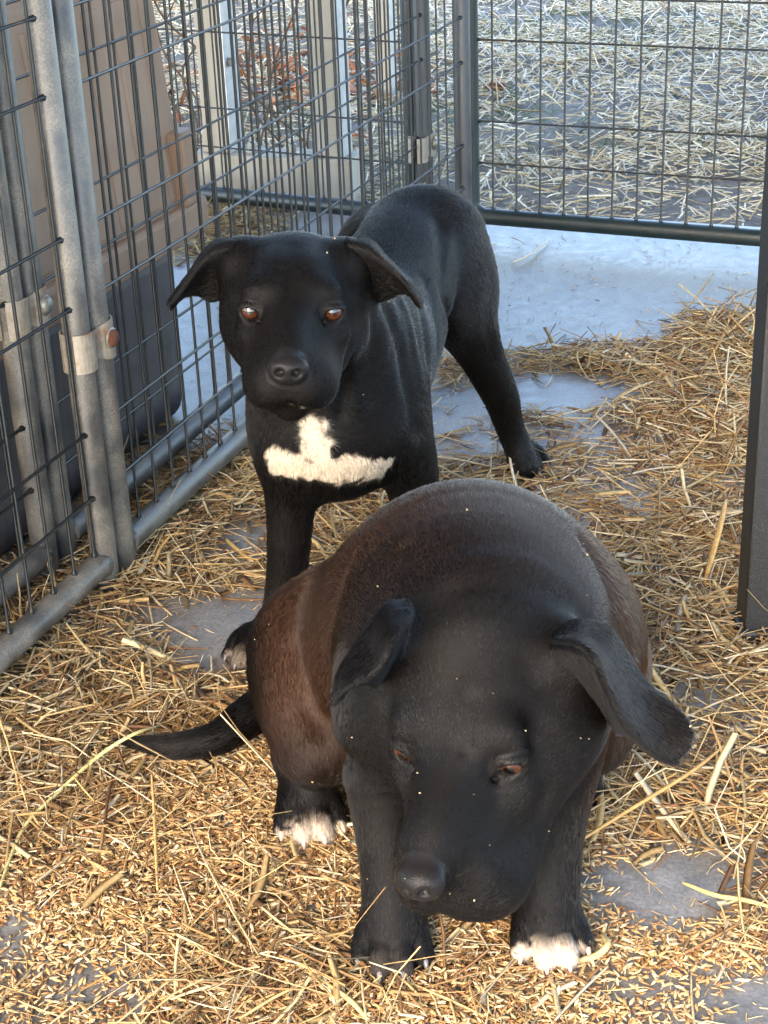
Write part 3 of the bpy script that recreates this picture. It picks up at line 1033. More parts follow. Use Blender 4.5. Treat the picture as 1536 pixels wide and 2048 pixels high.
FRONT = dict(
    label='black-brown dog sitting nearest, head lowered, ears folded, looking down',
    black=(0.004, 0.0033, 0.003), brown=(0.04, 0.0195, 0.0105), socks=[0.06, 1.0, 0.9, 0.0],
    head={'t': (0.0856, 1.328, 0.2707), 'R': [[-0.904, -0.361, -0.2288], [0.4162, -0.8653, -0.2794], [-0.0971, -0.3478, 0.9325]], 's': 1.11, 'wide': 0.006, 'jowl': 0.032, 'drop': 0.026, 'tall': 0.01, 'long': 1.06, 'lid': 0.95, 'nose': 0.84},
    paws=[((-0.0084, 1.3035), (-0.05, -1.0), 1.0), ((0.147, 1.3073), (0.1, -1.0), 1.0), ((-0.095, 1.521), (0.12, -1.0), 1.0), ((0.1956, 1.551), (-0.1, -1.0), 0.95)],
    body=[
        ('limb', ([(0.0797, 1.3947, 0.2558, 0.105), (0.0835, 1.4774, 0.257, 0.125), (0.0809, 1.5786, 0.2219, 0.145), (0.0661, 1.671, 0.1729, 0.135), (0.046, 1.7451, 0.1119, 0.1)], 0.04, '+', 0.0, 0.01, 14)),
        ('lump', ((0.0931, 1.5506, 0.2069), (0.182, 0.15, 0.155), None, 0.04, '+', (0.0, 0.3, -1.0))),
        ('lump', ((0.084, 1.4221, 0.2049), (0.095, 0.085, 0.1), None, 0.05, '+', (0.0, 0.0, -1.0))),
        ('limb', ([(0.1027, 1.363, 0.2616, 0.06), (0.0823, 1.3716, 0.3065, 0.082), (0.0858, 1.4221, 0.3099, 0.097), (0.0842, 1.4866, 0.2932, 0.112)], 0.07, '+', 0.0, 0.01, 5)),
        ('lump', ((-0.0657, 1.6397, 0.1278), (0.082, 0.115, 0.118), [[0.9838, -0.0998, 0.1487], [0.0987, 0.995, 0.0149], [-0.1494, 0.0, 0.9888]], 0.05, '+', (0.1, -0.5, -1.0))),
        ('limb', ([(-0.0781, 1.6494, 0.143, 0.085), (-0.0863, 1.5715, 0.1282, 0.062), (-0.0803, 1.5252, 0.1079, 0.046)], 0.03, '+', 0.0, 0.01, 5)),
        ('limb', ([(-0.0804, 1.5298, 0.1028, 0.043), (-0.0978, 1.5765, 0.0617, 0.032), (-0.111, 1.6139, 0.036, 0.026)], 0.02, '+', 0.0, 0.01, 5)),
        ('limb', ([(-0.111, 1.6231, 0.0329, 0.027), (-0.1027, 1.5675, 0.0309, 0.028), (-0.0971, 1.535, 0.0309, 0.028)], 0.015, '+', 0.0, 0.01, 5)),
        ('lump', ((0.1979, 1.6379, 0.1272), (0.08, 0.115, 0.118), None, 0.05, '+', (-0.1, -0.5, -1.0))),
        ('limb', ([(0.208, 1.6375, 0.1423, 0.085), (0.2199, 1.5638, 0.1274, 0.06), (0.2135, 1.5274, 0.1073, 0.045)], 0.03, '+', 0.0, 0.01, 5)),
        ('limb', ([(0.2135, 1.5365, 0.1022, 0.04), (0.2212, 1.6186, 0.0357, 0.026)], 0.02, '+', 0.0, 0.01, 5)),
        ('limb', ([(0.2212, 1.6278, 0.0327, 0.027), (0.2009, 1.5553, 0.0307, 0.027)], 0.015, '+', 0.0, 0.01, 5)),
        ('limb', ([(0.0365, 1.4332, 0.291, 0.055), (0.0016, 1.393, 0.241, 0.054), (-0.0097, 1.3749, 0.1852, 0.042), (-0.0075, 1.347, 0.1137, 0.033), (-0.0067, 1.3284, 0.0674, 0.031), (-0.0075, 1.3127, 0.0364, 0.03)], 0.05, '+', 0.0, 0.01, 5)),
        ('limb', ([(0.1345, 1.4295, 0.2854, 0.055), (0.1589, 1.3917, 0.2403, 0.05), (0.1639, 1.3777, 0.1846, 0.04), (0.1558, 1.3503, 0.1133, 0.031), (0.1511, 1.3321, 0.0672, 0.029), (0.1476, 1.3165, 0.0363, 0.028)], 0.05, '+', 0.0, 0.01, 5)),
        ('limb', ([(0.026, 1.764, 0.0865, 0.04), (-0.064, 1.786, 0.056, 0.032), (-0.1664, 1.6913, 0.042, 0.0245), (-0.2062, 1.6559, 0.034, 0.0195), (-0.2529, 1.6474, 0.03, 0.0155), (-0.2923, 1.6574, 0.028, 0.0098), (-0.3272, 1.6703, 0.026, 0.0025)], 0.02, '+', 0.0, 0.01, 5)),
    ],
    folds=[
        ([(0.2058, 1.502, 0.3476, 0.002), (0.2222, 1.4921, 0.3207, 0.002), (0.234, 1.4766, 0.2853, 0.002), (0.2433, 1.4697, 0.242, 0.002)], 0.015, 0.013),
        ([(0.0501, 1.3353, 0.3831, 0.002), (0.085, 1.344, 0.3933, 0.002), (0.1266, 1.3482, 0.384, 0.002), (0.1641, 1.3523, 0.3606, 0.002), (0.1903, 1.3707, 0.3248, 0.002)], 0.0018, 0.012),
        ([(0.0334, 1.3255, 0.3684, 0.002), (0.0744, 1.323, 0.3809, 0.002), (0.1152, 1.324, 0.3749, 0.002), (0.1469, 1.3216, 0.3602, 0.002)], 0.001, 0.012),
        ([(0.0588, 1.3641, 0.3984, 0.002), (0.0966, 1.3753, 0.4039, 0.002), (0.1392, 1.3826, 0.3903, 0.002), (0.1774, 1.3855, 0.355, 0.002)], -0.002, 0.014),
        ([(0.0139, 1.4258, 0.3896, 0.002), (0.0078, 1.3896, 0.3766, 0.002), (-0.0029, 1.3617, 0.355, 0.002)], 0.004, 0.012),
        ([(-0.0297, 1.4982, 0.3545, 0.002), (-0.0497, 1.4718, 0.3125, 0.002), (-0.0628, 1.4697, 0.2621, 0.002)], 0.0015, 0.009),
        ([(-0.1043, 1.5605, 0.2109, 0.002), (-0.0968, 1.5228, 0.1834, 0.002), (-0.0766, 1.4928, 0.1515, 0.002), (-0.0474, 1.3524, 0.2014, 0.002)], 0.009, 0.013),
        ([(0.0721, 1.266, 0.3185, 0.002), (0.0678, 1.2514, 0.3018, 0.002), (0.0633, 1.2396, 0.2834, 0.002)], 0.0018, 0.007),
        ([(0.1306, 1.2458, 0.2438, 0.002), (0.1212, 1.2412, 0.2037, 0.002), (0.0957, 1.2076, 0.1969, 0.002)], 0.003, 0.012),
    ],
    ears=[
        [
            [(0.1463, 1.337, 0.3451), (0.1487, 1.3046, 0.3568), (0.1421, 1.2772, 0.3644), (0.1583, 1.3181, 0.3167)],
            [(0.1739, 1.3268, 0.3623), (0.1687, 1.2855, 0.3696), (0.1613, 1.2534, 0.3724), (0.1848, 1.3217, 0.278)],
            [(0.1986, 1.3167, 0.3596), (0.1885, 1.2755, 0.3601), (0.1778, 1.239, 0.3651), (0.205, 1.321, 0.2488)],
            [(0.2138, 1.3023, 0.3421), (0.2023, 1.2658, 0.3385), (0.1881, 1.2312, 0.341), (0.2054, 1.2933, 0.2614)],
            [(0.2304, 1.2879, 0.3185), (0.2166, 1.2561, 0.3137), (0.2011, 1.2289, 0.3142), (0.2086, 1.2564, 0.2823)],
            [(0.2502, 1.2687, 0.3057), (0.2369, 1.2462, 0.2961), (0.2205, 1.2255, 0.2896), (0.2249, 1.242, 0.2752)],
            [(0.2614, 1.2545, 0.2979), (0.2523, 1.2364, 0.2881), (0.2362, 1.225, 0.2766), (0.2387, 1.2332, 0.2704)],
            [(0.2653, 1.2406, 0.2911), (0.2606, 1.2315, 0.281), (0.2484, 1.2255, 0.272), (0.2492, 1.2291, 0.2694)],
        ],
        [
            [(0.018, 1.325, 0.3902), (0.0231, 1.299, 0.3931), (0.0165, 1.2788, 0.3865), (0.0045, 1.3255, 0.3222)],
            [(-0.0001, 1.3164, 0.3927), (0.0006, 1.2886, 0.3898), (0.0049, 1.2607, 0.3814), (-0.0091, 1.3259, 0.3052)],
            [(-0.018, 1.3032, 0.3762), (-0.0145, 1.2799, 0.371), (-0.0054, 1.2518, 0.3644), (-0.0136, 1.303, 0.3153)],
            [(-0.0357, 1.2853, 0.3617), (-0.0301, 1.2665, 0.3592), (-0.0211, 1.2477, 0.3559), (-0.0231, 1.2755, 0.3348)],
            [(-0.0458, 1.2671, 0.3529), (-0.041, 1.2577, 0.3508), (-0.0358, 1.2482, 0.3492), (-0.0361, 1.2575, 0.3419)],
            [(-0.0522, 1.2506, 0.3361), (-0.0509, 1.2469, 0.3343), (-0.0489, 1.2486, 0.332), (-0.0485, 1.2505, 0.3314)],
        ],
    ],
    white=[
    ])

BACK = dict(
    label='black dog standing behind with a white chest, staring at the camera',
    black=(0.004, 0.0032, 0.0028), brown=None, socks=[0.3, 0.4, 0.0, 0.0],
    head={'t': (-0.0937, 1.8358, 0.5106), 'R': [[-0.9986, -0.0127, 0.0516], [0.0059, -0.9915, -0.1303], [0.0528, -0.1298, 0.9901]], 's': 1.0, 'tall': 0.004, 'nose': 0.86, 'lid': 1.12},
    paws=[((-0.1754, 1.8899), (-0.35, -1.0), 0.92), ((0.0312, 1.9295), (0.0, -1.0), 1.0), ((0.2326, 2.461), (0.25, -1.0), 0.85), ((-0.0217, 2.4661), (-0.1, -1.0), 0.95)],
    body=[
        ('limb', ([(-0.059, 1.9512, 0.3358, 0.092), (-0.0269, 2.05, 0.3438, 0.098), (-0.002, 2.1761, 0.3535, 0.098), (0.0366, 2.301, 0.3871, 0.084), (0.0633, 2.3989, 0.3988, 0.082)], 0.04, '+', 0.0, 0.01, 14)),
        ('lump', ((-0.0604, 1.9421, 0.3056), (0.09, 0.075, 0.1), None, 0.05, '+', (0.0, 0.0, -1.0))),
        ('limb', ([(-0.0947, 1.8794, 0.4861, 0.064), (-0.0628, 1.9241, 0.4384, 0.085), (-0.0403, 2.0325, 0.4057, 0.095)], 0.05, '+', 0.0, 0.01, 5)),
        ('limb', ([(-0.1025, 1.9442, 0.3405, 0.055), (-0.1114, 1.9262, 0.2873, 0.048), (-0.1178, 1.9356, 0.2173, 0.034), (-0.1245, 1.9359, 0.1494, 0.0285), (-0.1343, 1.9362, 0.0759, 0.026), (-0.1486, 1.9185, 0.0261, 0.025), (-0.1627, 1.9054, 0.0039, 0.025)], 0.03, '+', 0.0, 0.01, 5)),
        ('limb', ([(-0.0023, 1.9759, 0.3302, 0.06), (0.0148, 1.9659, 0.2785, 0.052), (0.0368, 1.9739, 0.2104, 0.036), (0.0432, 1.9735, 0.1376, 0.029), (0.0414, 1.9735, 0.0704, 0.027), (0.0359, 1.9646, 0.0067, 0.027)], 0.03, '+', 0.0, 0.01, 5)),
        ('limb', ([(0.0899, 2.3974, 0.3966, 0.08), (0.1126, 2.369, 0.347, 0.07), (0.1304, 2.3319, 0.3008, 0.048), (0.1544, 2.3485, 0.2388, 0.034), (0.1858, 2.3918, 0.1559, 0.028), (0.1971, 2.4181, 0.1112, 0.024), (0.2118, 2.4262, 0.0644, 0.022), (0.2267, 2.4163, 0.0248, 0.022)], 0.03, '+', 0.0, 0.01, 5)),
        ('limb', ([(0.0174, 2.4646, 0.3676, 0.075), (-0.0071, 2.4479, 0.3304, 0.07), (-0.0133, 2.4121, 0.2789, 0.052), (-0.0139, 2.4482, 0.2006, 0.036), (-0.0137, 2.5112, 0.108, 0.025), (-0.0158, 2.5022, 0.0592, 0.023), (-0.0177, 2.4842, 0.0139, 0.023)], 0.03, '+', 0.0, 0.01, 5)),
        ('limb', ([(0.076, 2.4613, 0.4247, 0.03), (0.0681, 2.5157, 0.3566, 0.026), (0.0564, 2.5523, 0.2383, 0.02), (0.0552, 2.5882, 0.1591, 0.008)], 0.02, '+', 0.0, 0.01, 5)),
    ],
    folds=[
        ([(0.0139, 1.9007, 0.4687, 0.002), (0.0275, 1.9109, 0.4201, 0.002), (0.0351, 1.9144, 0.3664, 0.002), (0.0458, 1.9177, 0.3045, 0.002)], 0.007, 0.012),
        ([(0.0301, 1.9604, 0.4605, 0.002), (0.0438, 1.9547, 0.41, 0.002), (0.0544, 1.9454, 0.3534, 0.002)], -0.004, 0.01),
        ([(-0.0039, 1.8543, 0.4854, 0.002), (-0.0029, 1.8627, 0.4328, 0.002), (-0.0111, 1.8628, 0.3758, 0.002)], 0.004, 0.014),
        ([(-0.0291, 1.8, 0.4448, 0.002), (-0.0401, 1.8468, 0.3962, 0.002), (-0.0468, 1.8507, 0.3564, 0.002)], 0.006, 0.008),
        ([(0.0971, 2.3067, 0.4528, 0.002), (0.0953, 2.2279, 0.4187, 0.002), (0.0968, 2.1779, 0.3775, 0.002), (0.1045, 2.2942, 0.2844, 0.002)], 0.008, 0.012),
        ([(0.0676, 2.1575, 0.421, 0.002), (0.0773, 2.1165, 0.3922, 0.002), (0.0796, 2.0714, 0.3522, 0.002)], 0.003, 0.01),
        ([(0.0496, 2.0409, 0.446, 0.002), (0.0602, 2.0082, 0.41, 0.002), (0.0647, 1.9924, 0.3618, 0.002)], 0.003, 0.01),
        ([(-0.0964, 1.7907, 0.5578, 0.002), (-0.0947, 1.764, 0.5433, 0.002), (-0.0936, 1.7512, 0.536, 0.002)], 0.0018, 0.006),
        ([(0.1712, 2.3308, 0.3607, 0.002), (0.1609, 2.296, 0.312, 0.002), (0.1729, 2.3168, 0.242, 0.002)], 0.003, 0.012),
    ],
    ears=[
        [
            [(-0.1554, 1.8966, 0.5607), (-0.1499, 1.8597, 0.5668), (-0.1806, 1.8885, 0.4935)],
            [(-0.1785, 1.8977, 0.5662), (-0.1754, 1.8517, 0.5637), (-0.1965, 1.8984, 0.4884)],
            [(-0.1974, 1.8894, 0.555), (-0.193, 1.8479, 0.5544), (-0.209, 1.899, 0.4962)],
            [(-0.2149, 1.881, 0.5329), (-0.2077, 1.844, 0.5396), (-0.2211, 1.8858, 0.5011)],
            [(-0.2291, 1.8633, 0.5192), (-0.2228, 1.84, 0.5206), (-0.2262, 1.8631, 0.5058)],
            [(-0.2386, 1.8453, 0.5105), (-0.2351, 1.836, 0.5074), (-0.235, 1.8452, 0.4995)],
        ],
        [
            [(-0.0327, 1.8908, 0.5586), (-0.0295, 1.8541, 0.5635), (-0.0112, 1.8806, 0.4872)],
            [(-0.0047, 1.8895, 0.5602), (-0.0069, 1.8439, 0.5573), (0.0023, 1.8891, 0.4825)],
            [(0.0121, 1.8842, 0.5431), (0.0097, 1.834, 0.5485), (0.016, 1.8885, 0.4865)],
            [(0.0299, 1.8696, 0.5275), (0.0262, 1.8332, 0.5333), (0.0289, 1.8696, 0.4984)],
            [(0.0452, 1.8506, 0.5179), (0.0398, 1.8235, 0.518), (0.039, 1.8509, 0.5018)],
            [(0.054, 1.8319, 0.5039), (0.0506, 1.8229, 0.4986), (0.0486, 1.8322, 0.4956)],
        ],
    ],
    white=[
        ([(-0.0849, 1.8535, 0.3387), (-0.0816, 1.8537, 0.3109), (-0.0716, 1.8622, 0.2734)], 0.0175, 1.0),
        ([(-0.1236, 1.8699, 0.289), (-0.1005, 1.8634, 0.2821), (-0.0701, 1.8605, 0.2774), (-0.0273, 1.8649, 0.2782), (0.0002, 1.8846, 0.2667)], 0.021, 1.0),
        ([(-0.1069, 1.6893, 0.4294), (-0.0988, 1.687, 0.4307), (-0.089, 1.6904, 0.4266)], 0.008, 0.4),
    ])
CAMP = np.array([0, 0, CAM_H])
FRONT.update(gaze=lambda c, R, sx: R @ np.array([.12*sx, 1., -.02]), hairs=330000, eye=mat_eye('dark brown eye', .45))
BACK.update(gaze=lambda c, R, sx: (CAMP-c)/np.linalg.norm(CAMP-c)+R @ np.array([.10*sx, 0, 0]), hairs=230000, eye=mat_eye('amber brown eye', .5))
SKINS = [build_dog(FRONT), build_dog(BACK)]

# ---------------------------------------------------------------- straw, grain and chaff
GOLD = np.array([(.50, .34, .15), (.56, .41, .20), (.43, .27, .11), (.62, .49, .28), (.33, .19, .08), (.25, .135, .06), (.60, .50, .34), (.48, .32, .14), (.19, .10, .05), (.52, .40, .22)])
PALE = np.array([(.64, .54, .37), (.72, .63, .46), (.56, .46, .29), (.76, .69, .54), (.42, .33, .20), (.62, .49, .28), (.68, .60, .46)])
LEAF = np.array([(.30, .10, .035), (.38, .15, .05), (.24, .085, .035), (.42, .22, .09)])

def blobs(x, y, L):
    f = np.zeros_like(x)
    for cx, cy, sx, sy, a in L:
        f += a*np.exp(-((x-cx)/sx)**2-((y-cy)/sy)**2)
    return f

def scatter(n, box, dens):
    out = []
    got = 0
    while got < n:
        x, y = rng.uniform(box[0], box[1], n*2), rng.uniform(box[2], box[3], n*2)
        k = rng.random(n*2) < dens(x, y)
        out.append(np.stack([x[k], y[k]], 1))
        got += k.sum()
    return np.concatenate(out)[:n]

def stalks(P, length, width, z0, pal, pitch=.10, upright=.03, flat=.45, bend=.12, light=(.75, 1.2)):
    """three-sided stems, two or three joints each; returns verts, quads, one colour per vertex"""
    n = len(P)
    yaw = rng.uniform(0, 2*math.pi, n)
    pt = rng.normal(0, pitch, n)
    k = rng.random(n) < upright
    pt[k] = rng.uniform(.35, 1.0, k.sum())*rng.choice([-1, 1], k.sum())
    d = np.stack([np.cos(yaw)*np.cos(pt), np.sin(yaw)*np.cos(pt), np.sin(pt)], 1)
    s = np.stack([-np.sin(yaw), np.cos(yaw), np.zeros(n)], 1)
    u = np.cross(d, s)
    roll = rng.normal(0, .5, n)
    s, u = s*np.cos(roll)[:, None]+u*np.sin(roll)[:, None], u*np.cos(roll)[:, None]-s*np.sin(roll)[:, None]
    zc = np.maximum(z0, np.abs(np.sin(pt))*length*.5+width*.3)
    C = np.stack([P[:, 0], P[:, 1], zc], 1)
    bs, bu = rng.normal(0, bend, n), rng.normal(0, bend*.35, n)
    V = np.zeros((n, 4, 3, 3))
    for i, t in enumerate((-.5, -.17, .17, .5)):
        c = C+d*(length*t)[:, None]+(s*bs[:, None]+u*bu[:, None])*(length*(.25-t*t))[:, None]
        wd = width*(1. if i < 3 else .75)
        for j, (a, b) in enumerate(((-.5, 0), (.5, 0), (0, 1))):
            V[:, i, j] = c+s*(wd*a)[:, None]+u*(wd*b*flat)[:, None]
    V[..., 2] = np.maximum(V[..., 2], .0006)
    base = np.arange(n)[:, None, None, None]*12
    i, j = np.arange(3)[:, None], np.arange(3)[None]
    q = np.stack([i*3+j, i*3+(j+1) % 3, (i+1)*3+(j+1) % 3, (i+1)*3+j], -1)
    Q = (base+q[None]).reshape(-1, 4)
    col = pal[rng.integers(0, len(pal), n)]*rng.uniform(*light, (n, 1))
    return V.reshape(-1, 3), Q, np.repeat(col, 12, 0)

def husks(P, z0, pal, size=(.0080, .0120), light=(.8, 1.25)):
    """wheat-like grains: six-sided spindles"""
    n = len(P)
    yaw, pt = rng.uniform(0, 2*math.pi, n), rng.normal(0, .3, n)
    d = np.stack([np.cos(yaw)*np.cos(pt), np.sin(yaw)*np.cos(pt), np.sin(pt)], 1)
    s = np.stack([-np.sin(yaw), np.cos(yaw), np.zeros(n)], 1)
    u = np.cross(d, s)
    L = rng.uniform(*size, n)
    W = L*rng.uniform(.13, .19, n)
    C = np.stack([P[:, 0], P[:, 1], z0+W], 1)
    prof = ((-.5, .12), (-.22, .85), (.12, 1.), (.5, .10))
    V = np.zeros((n, 4, 5, 3))
    for i, (t, r) in enumerate(prof):
        for j in range(5):
            a = 2*math.pi*j/5
            V[:, i, j] = C+d*(L*t)[:, None]+s*(W*r*math.cos(a))[:, None]+u*(W*r*math.sin(a)*.8)[:, None]
    base = np.arange(n)[:, None, None, None]*20
    i, j = np.arange(3)[:, None], np.arange(5)[None]
    q = np.stack([i*5+j, i*5+(j+1) % 5, (i+1)*5+(j+1) % 5, (i+1)*5+j], -1)
    Q = (base+q[None]).reshape(-1, 4)
    col = pal[rng.integers(0, len(pal), n)]*rng.uniform(*light, (n, 1))
    return V.reshape(-1, 3), Q, np.repeat(col, 20, 0)

def stuff(name, parts, mat, label, cat):
    V, Q, C, o = [], [], [], 0
    for v, q, c in parts:
        V.append(v)
        Q.append(q+o)
        C.append(c)
        o += len(v)
    V, Q, C = np.vstack(V), np.vstack(Q), np.vstack(C)
    me = fast_mesh(name, V, Q, mat, False)
    at = me.attributes.new('tint', 'FLOAT_COLOR', 'POINT')
    at.data.foreach_set('color', np.hstack([np.clip(C, 0, .9), np.ones((len(C), 1))]).astype(np.float32).ravel())
    return tag(obj(name, me), label, cat, kind='stuff')

STRAW = [
    (0.634, 2.055, 0.2, 0.3, 0.8),
    (0.562, 1.626, 0.22, 0.2, 0.7),
    (0.903, 2.681, 0.25, 0.3, 0.6),
    (-0.549, 1.509, 0.25, 0.2, 0.8),
    (0.365, 2.125, 0.2, 0.2, 1.0),
    (0.352, 1.834, 0.16, 0.16, 0.9),
    (0.554, 2.672, 0.14, 0.2, 1.1),
    (0.677, 3.069, 0.07, 0.16, 1.1),
    (0.285, 2.589, 0.22, 0.14, 0.55),
    (-0.342, 2.356, 0.12, 0.2, 1.0),
    (-0.351, 2.094, 0.14, 0.14, 1.0),
    (-0.251, 2.518, 0.1, 0.18, 0.9),
    (-0.381, 1.805, 0.22, 0.14, 0.9),
    (-0.449, 1.871, 0.1, 0.15, 0.9),
    (0.397, 2.935, 0.22, 0.08, 0.55),
    (0.535, 2.92, 0.16, 0.1, 0.8),
    (-0.037, 2.327, 0.2, 0.18, 0.9),
    (-0.096, 2.149, 0.14, 0.1, 0.7),
    (-0.104, 1.411, 0.16, 0.12, 0.35),
    (0.353, 1.541, 0.16, 0.14, 1.0),
    (0.277, 1.678, 0.14, 0.12, 0.9),
    (0.334, 1.291, 0.1, 0.1, 0.6),
    (-0.173, 1.263, 0.2, 0.09, 0.75),
    (0.073, 1.235, 0.2, 0.06, 0.35),
    (-0.395, 1.652, 0.14, 0.12, 0.5),
    (-0.028, 1.668, 0.3, 0.2, 0.4),
    (-0.357, 3.946, 0.14, 0.3, 1.0),
    (0.345, 3.683, 0.1, 0.04, 0.35),
    (0.739, 3.375, 0.08, 0.04, 0.5),
    (0.176, 2.857, 0.16, 0.12, 0.5),
    (-0.419, 2.177, 0.1, 0.1, 0.9),
    (0.287, 1.584, 0.1, 0.1, 0.6),
    (0.062, 1.561, 0.2, 0.12, 0.25),
    (-0.534, 2.009, 0.2, 0.2, 0.8),
    (0.226, 2.413, 0.2, 0.08, 0.5),
]
BARE = [
    (0.553, 3.399, 0.34, 0.2, 0.96),
    (0.274, 1.392, 0.095, 0.075, 0.98),
    (-0.299, 2.004, 0.15, 0.07, 0.76),
    (-0.21, 2.24, 0.07, 0.09, 0.75),
    (-0.403, 1.358, 0.06, 0.07, 0.75),
    (-0.301, 1.274, 0.09, 0.05, 0.66),
    (0.411, 1.746, 0.13, 0.07, 0.8),
    (0.271, 1.241, 0.15, 0.05, 0.78),
    (-0.077, 1.369, 0.04, 0.035, 0.7),
    (0.154, 2.529, 0.1, 0.04, 0.6),
    (0.179, 2.759, 0.09, 0.1, 0.6),
    (0.287, 2.771, 0.14, 0.07, 0.45),
    (0.371, 2.602, 0.12, 0.04, 0.4),
    (0.266, 2.57, 0.12, 0.03, 0.35),
    (-0.312, 3.016, 0.08, 0.3, 0.85),
    (0.384, 3.224, 0.2, 0.08, 0.4),
    (-0.235, 1.879, 0.05, 0.05, 0.6),
]
GRAIN = [
    (-0.259, 1.535, 0.26, 0.17, 1.2),
    (-0.283, 1.366, 0.24, 0.12, 0.9),
    (-0.101, 1.302, 0.25, 0.1, 1.1),
    (0.071, 1.278, 0.22, 0.08, 1.0),
    (0.215, 1.255, 0.18, 0.06, 0.5),
    (0.337, 1.306, 0.12, 0.1, 0.35),
    (-0.371, 1.61, 0.16, 0.12, 1.0),
    (-0.095, 1.453, 0.16, 0.1, 0.9),
    (0.216, 1.441, 0.08, 0.08, 0.6),
    (-0.228, 1.794, 0.2, 0.1, 0.4),
    (-0.244, 2.085, 0.14, 0.1, 0.22),
    (0.36, 1.64, 0.2, 0.14, 0.2),
]
LEAFY = [
    (-0.3, 5.931, 0.3, 0.55, 1.0),
    (0.043, 5.523, 0.12, 0.2, 0.6),
    (0.439, 5.368, 0.05, 0.1, 0.35),
    (0.162, 5.663, 0.1, 0.2, 0.6),
]
HEAP = [
    (0.679, 2.984, 0.06, 0.14, 1.0),
    (0.571, 2.582, 0.05, 0.12, 0.8),
    (0.493, 2.227, 0.05, 0.1, 0.6),
]

def side(x, y):                       # > 0 inside the pen, measured from the nearer fence line
    return (x-O2[0])*-N2[0]+(y-O2[1])*-N2[1]
def beyond(x, y):                     # > 0 past the back edge of the slab
    return (x-E0[0])*EN[0]+(y-E0[1])*EN[1]
def ragged(x, y):
    return .55+.9*(value_noise(x+30, y+30, .11, 51)-.5)+.7*(value_noise(x+30, y+30, .04, 52)-.5)
def straw_d(x, y):
    f = np.clip(blobs(x, y, STRAW), 0, 1.3)*(1-np.clip(blobs(x, y, BARE), 0, 1))
    f = np.clip(f*1.25-.5*(1-ragged(x, y)), 0, 1)
    return f*(beyond(x, y) < -.02)
def grain_d(x, y):
    f = np.clip(blobs(x, y, GRAIN), 0, 1.2)*(1-.93*np.clip(blobs(x, y, BARE), 0, 1))
    return np.clip(f*1.35-.65*(1-ragged(x+3, y+5)), 0, 1)
def heap_d(x, y):
    return np.clip(blobs(x, y, HEAP), 0, 1)
BOX = (-1.0, 1.1, .9, 4.3)
def layer(n, dens, lmin, lmax, wmin, wmax, pal, hmax, **k):
    P_ = scatter(n, BOX, dens)
    h = dens(P_[:, 0], P_[:, 1])
    L_ = lmin*(lmax/lmin)**(rng.random(n)**1.3)
    W_ = rng.uniform(wmin, wmax, n)
    z = .002+rng.random(n)**1.4*hmax*h
    return stalks(P_, L_, W_, z, pal, **k)
stuff('straw', [layer(5600, straw_d, .028, .13, .0020, .0046, GOLD, .022, pitch=.10, upright=.03, bend=.10, light=(.55, 1.1)),
                layer(6500, straw_d, .02, .09, .0014, .0036, GOLD, .020, pitch=.14, upright=.05, bend=.22, light=(.5, 1.05)),
                layer(2600, straw_d, .05, .16, .0010, .0022, GOLD, .030, pitch=.16, upright=.08, bend=.55, light=(.55, 1.15)),
                layer(2200, straw_d, .03, .11, .0045, .0095, GOLD, .020, pitch=.16, upright=.05, flat=.10, bend=.3, light=(.45, 1.05)),
                layer(1300, straw_d, .03, .12, .002, .0045, PALE*np.array([.95, .86, .72]), .020, pitch=.12, upright=.03, light=(.5, .95)),
                layer(750, heap_d, .04, .15, .002, .006, GOLD, .028, pitch=.22, upright=.08, bend=.25, light=(.45, 1.05)),
                layer(7000, lambda x, y: np.clip(straw_d(x, y)+.6*grain_d(x, y), 0, 1), .012, .05, .0009, .0022, GOLD, .012, pitch=.2, bend=.3)],
      M_STRAW, 'golden straw bedding strewn over the kennel floor', 'straw')
gp = scatter(24000, (-.75, .75, .9, 2.0), grain_d)
stuff('grain', [husks(gp, rng.random(len(gp))**2*.009*grain_d(gp[:, 0], gp[:, 1]), np.array([(.50, .32, .14), (.58, .40, .20), (.40, .23, .09), (.30, .15, .06), (.62, .47, .27)]))],
      M_GRAIN, 'loose wheat grains and husks spilled among the straw', 'grain')
cp = scatter(21000, (-.75, 1.0, .9, 3.7), lambda x, y: np.clip(.7*grain_d(x, y)+.25*straw_d(x, y)+.075*(y < 2.7)+.02, 0, 1))
stuff('chaff', [stalks(cp, rng.uniform(.004, .016, len(cp)), rng.uniform(.0006, .0018, len(cp)), .001+.008*rng.random(len(cp))*grain_d(cp[:, 0], cp[:, 1]), GOLD, pitch=.3, light=(.7, 1.3))],
      M_STRAW, 'fine broken chaff sprinkled over the concrete', 'chaff')

# straw beyond the slab, brighter outdoor light put into its paler colour
def yard_d(x, y):
    return (beyond(x, y) > .01)*np.clip(.45+1.0*(value_noise(x+70, y+70, .5, 61)-.35)+.5*(value_noise(x+70, y+70, .15, 62)-.5), .05, 1)
yp = scatter(34000, (-2.2, 2.8, 3.6, 8.6), yard_d)
yz = ground_z(yp[:, 0], yp[:, 1])
v, q, c = stalks(yp, .02*(7.**rng.random(len(yp))), rng.uniform(.0028, .0072, len(yp)), np.full(len(yp), .03), PALE, pitch=.22, upright=.05, bend=.16, light=(.65, 1.15))
v[:, 2] += np.repeat(yz, 12)-.018+np.repeat(rng.random(len(yp))*.02, 12)
stuff('yard_straw', [(v, q, c)], M_STRAW, 'pale straw matted over the yard soil beyond the slab', 'straw')
lpz = scatter(240, (-1.0, 1.2, 4.6, 7.2), lambda x, y: np.clip(blobs(x, y, LEAFY), 0, 1))
v, q, c = stalks(lpz, rng.uniform(.03, .085, len(lpz)), rng.uniform(.015, .035, len(lpz)), np.full(len(lpz), .03), LEAF, pitch=.35, upright=.15, flat=.15, bend=.3)
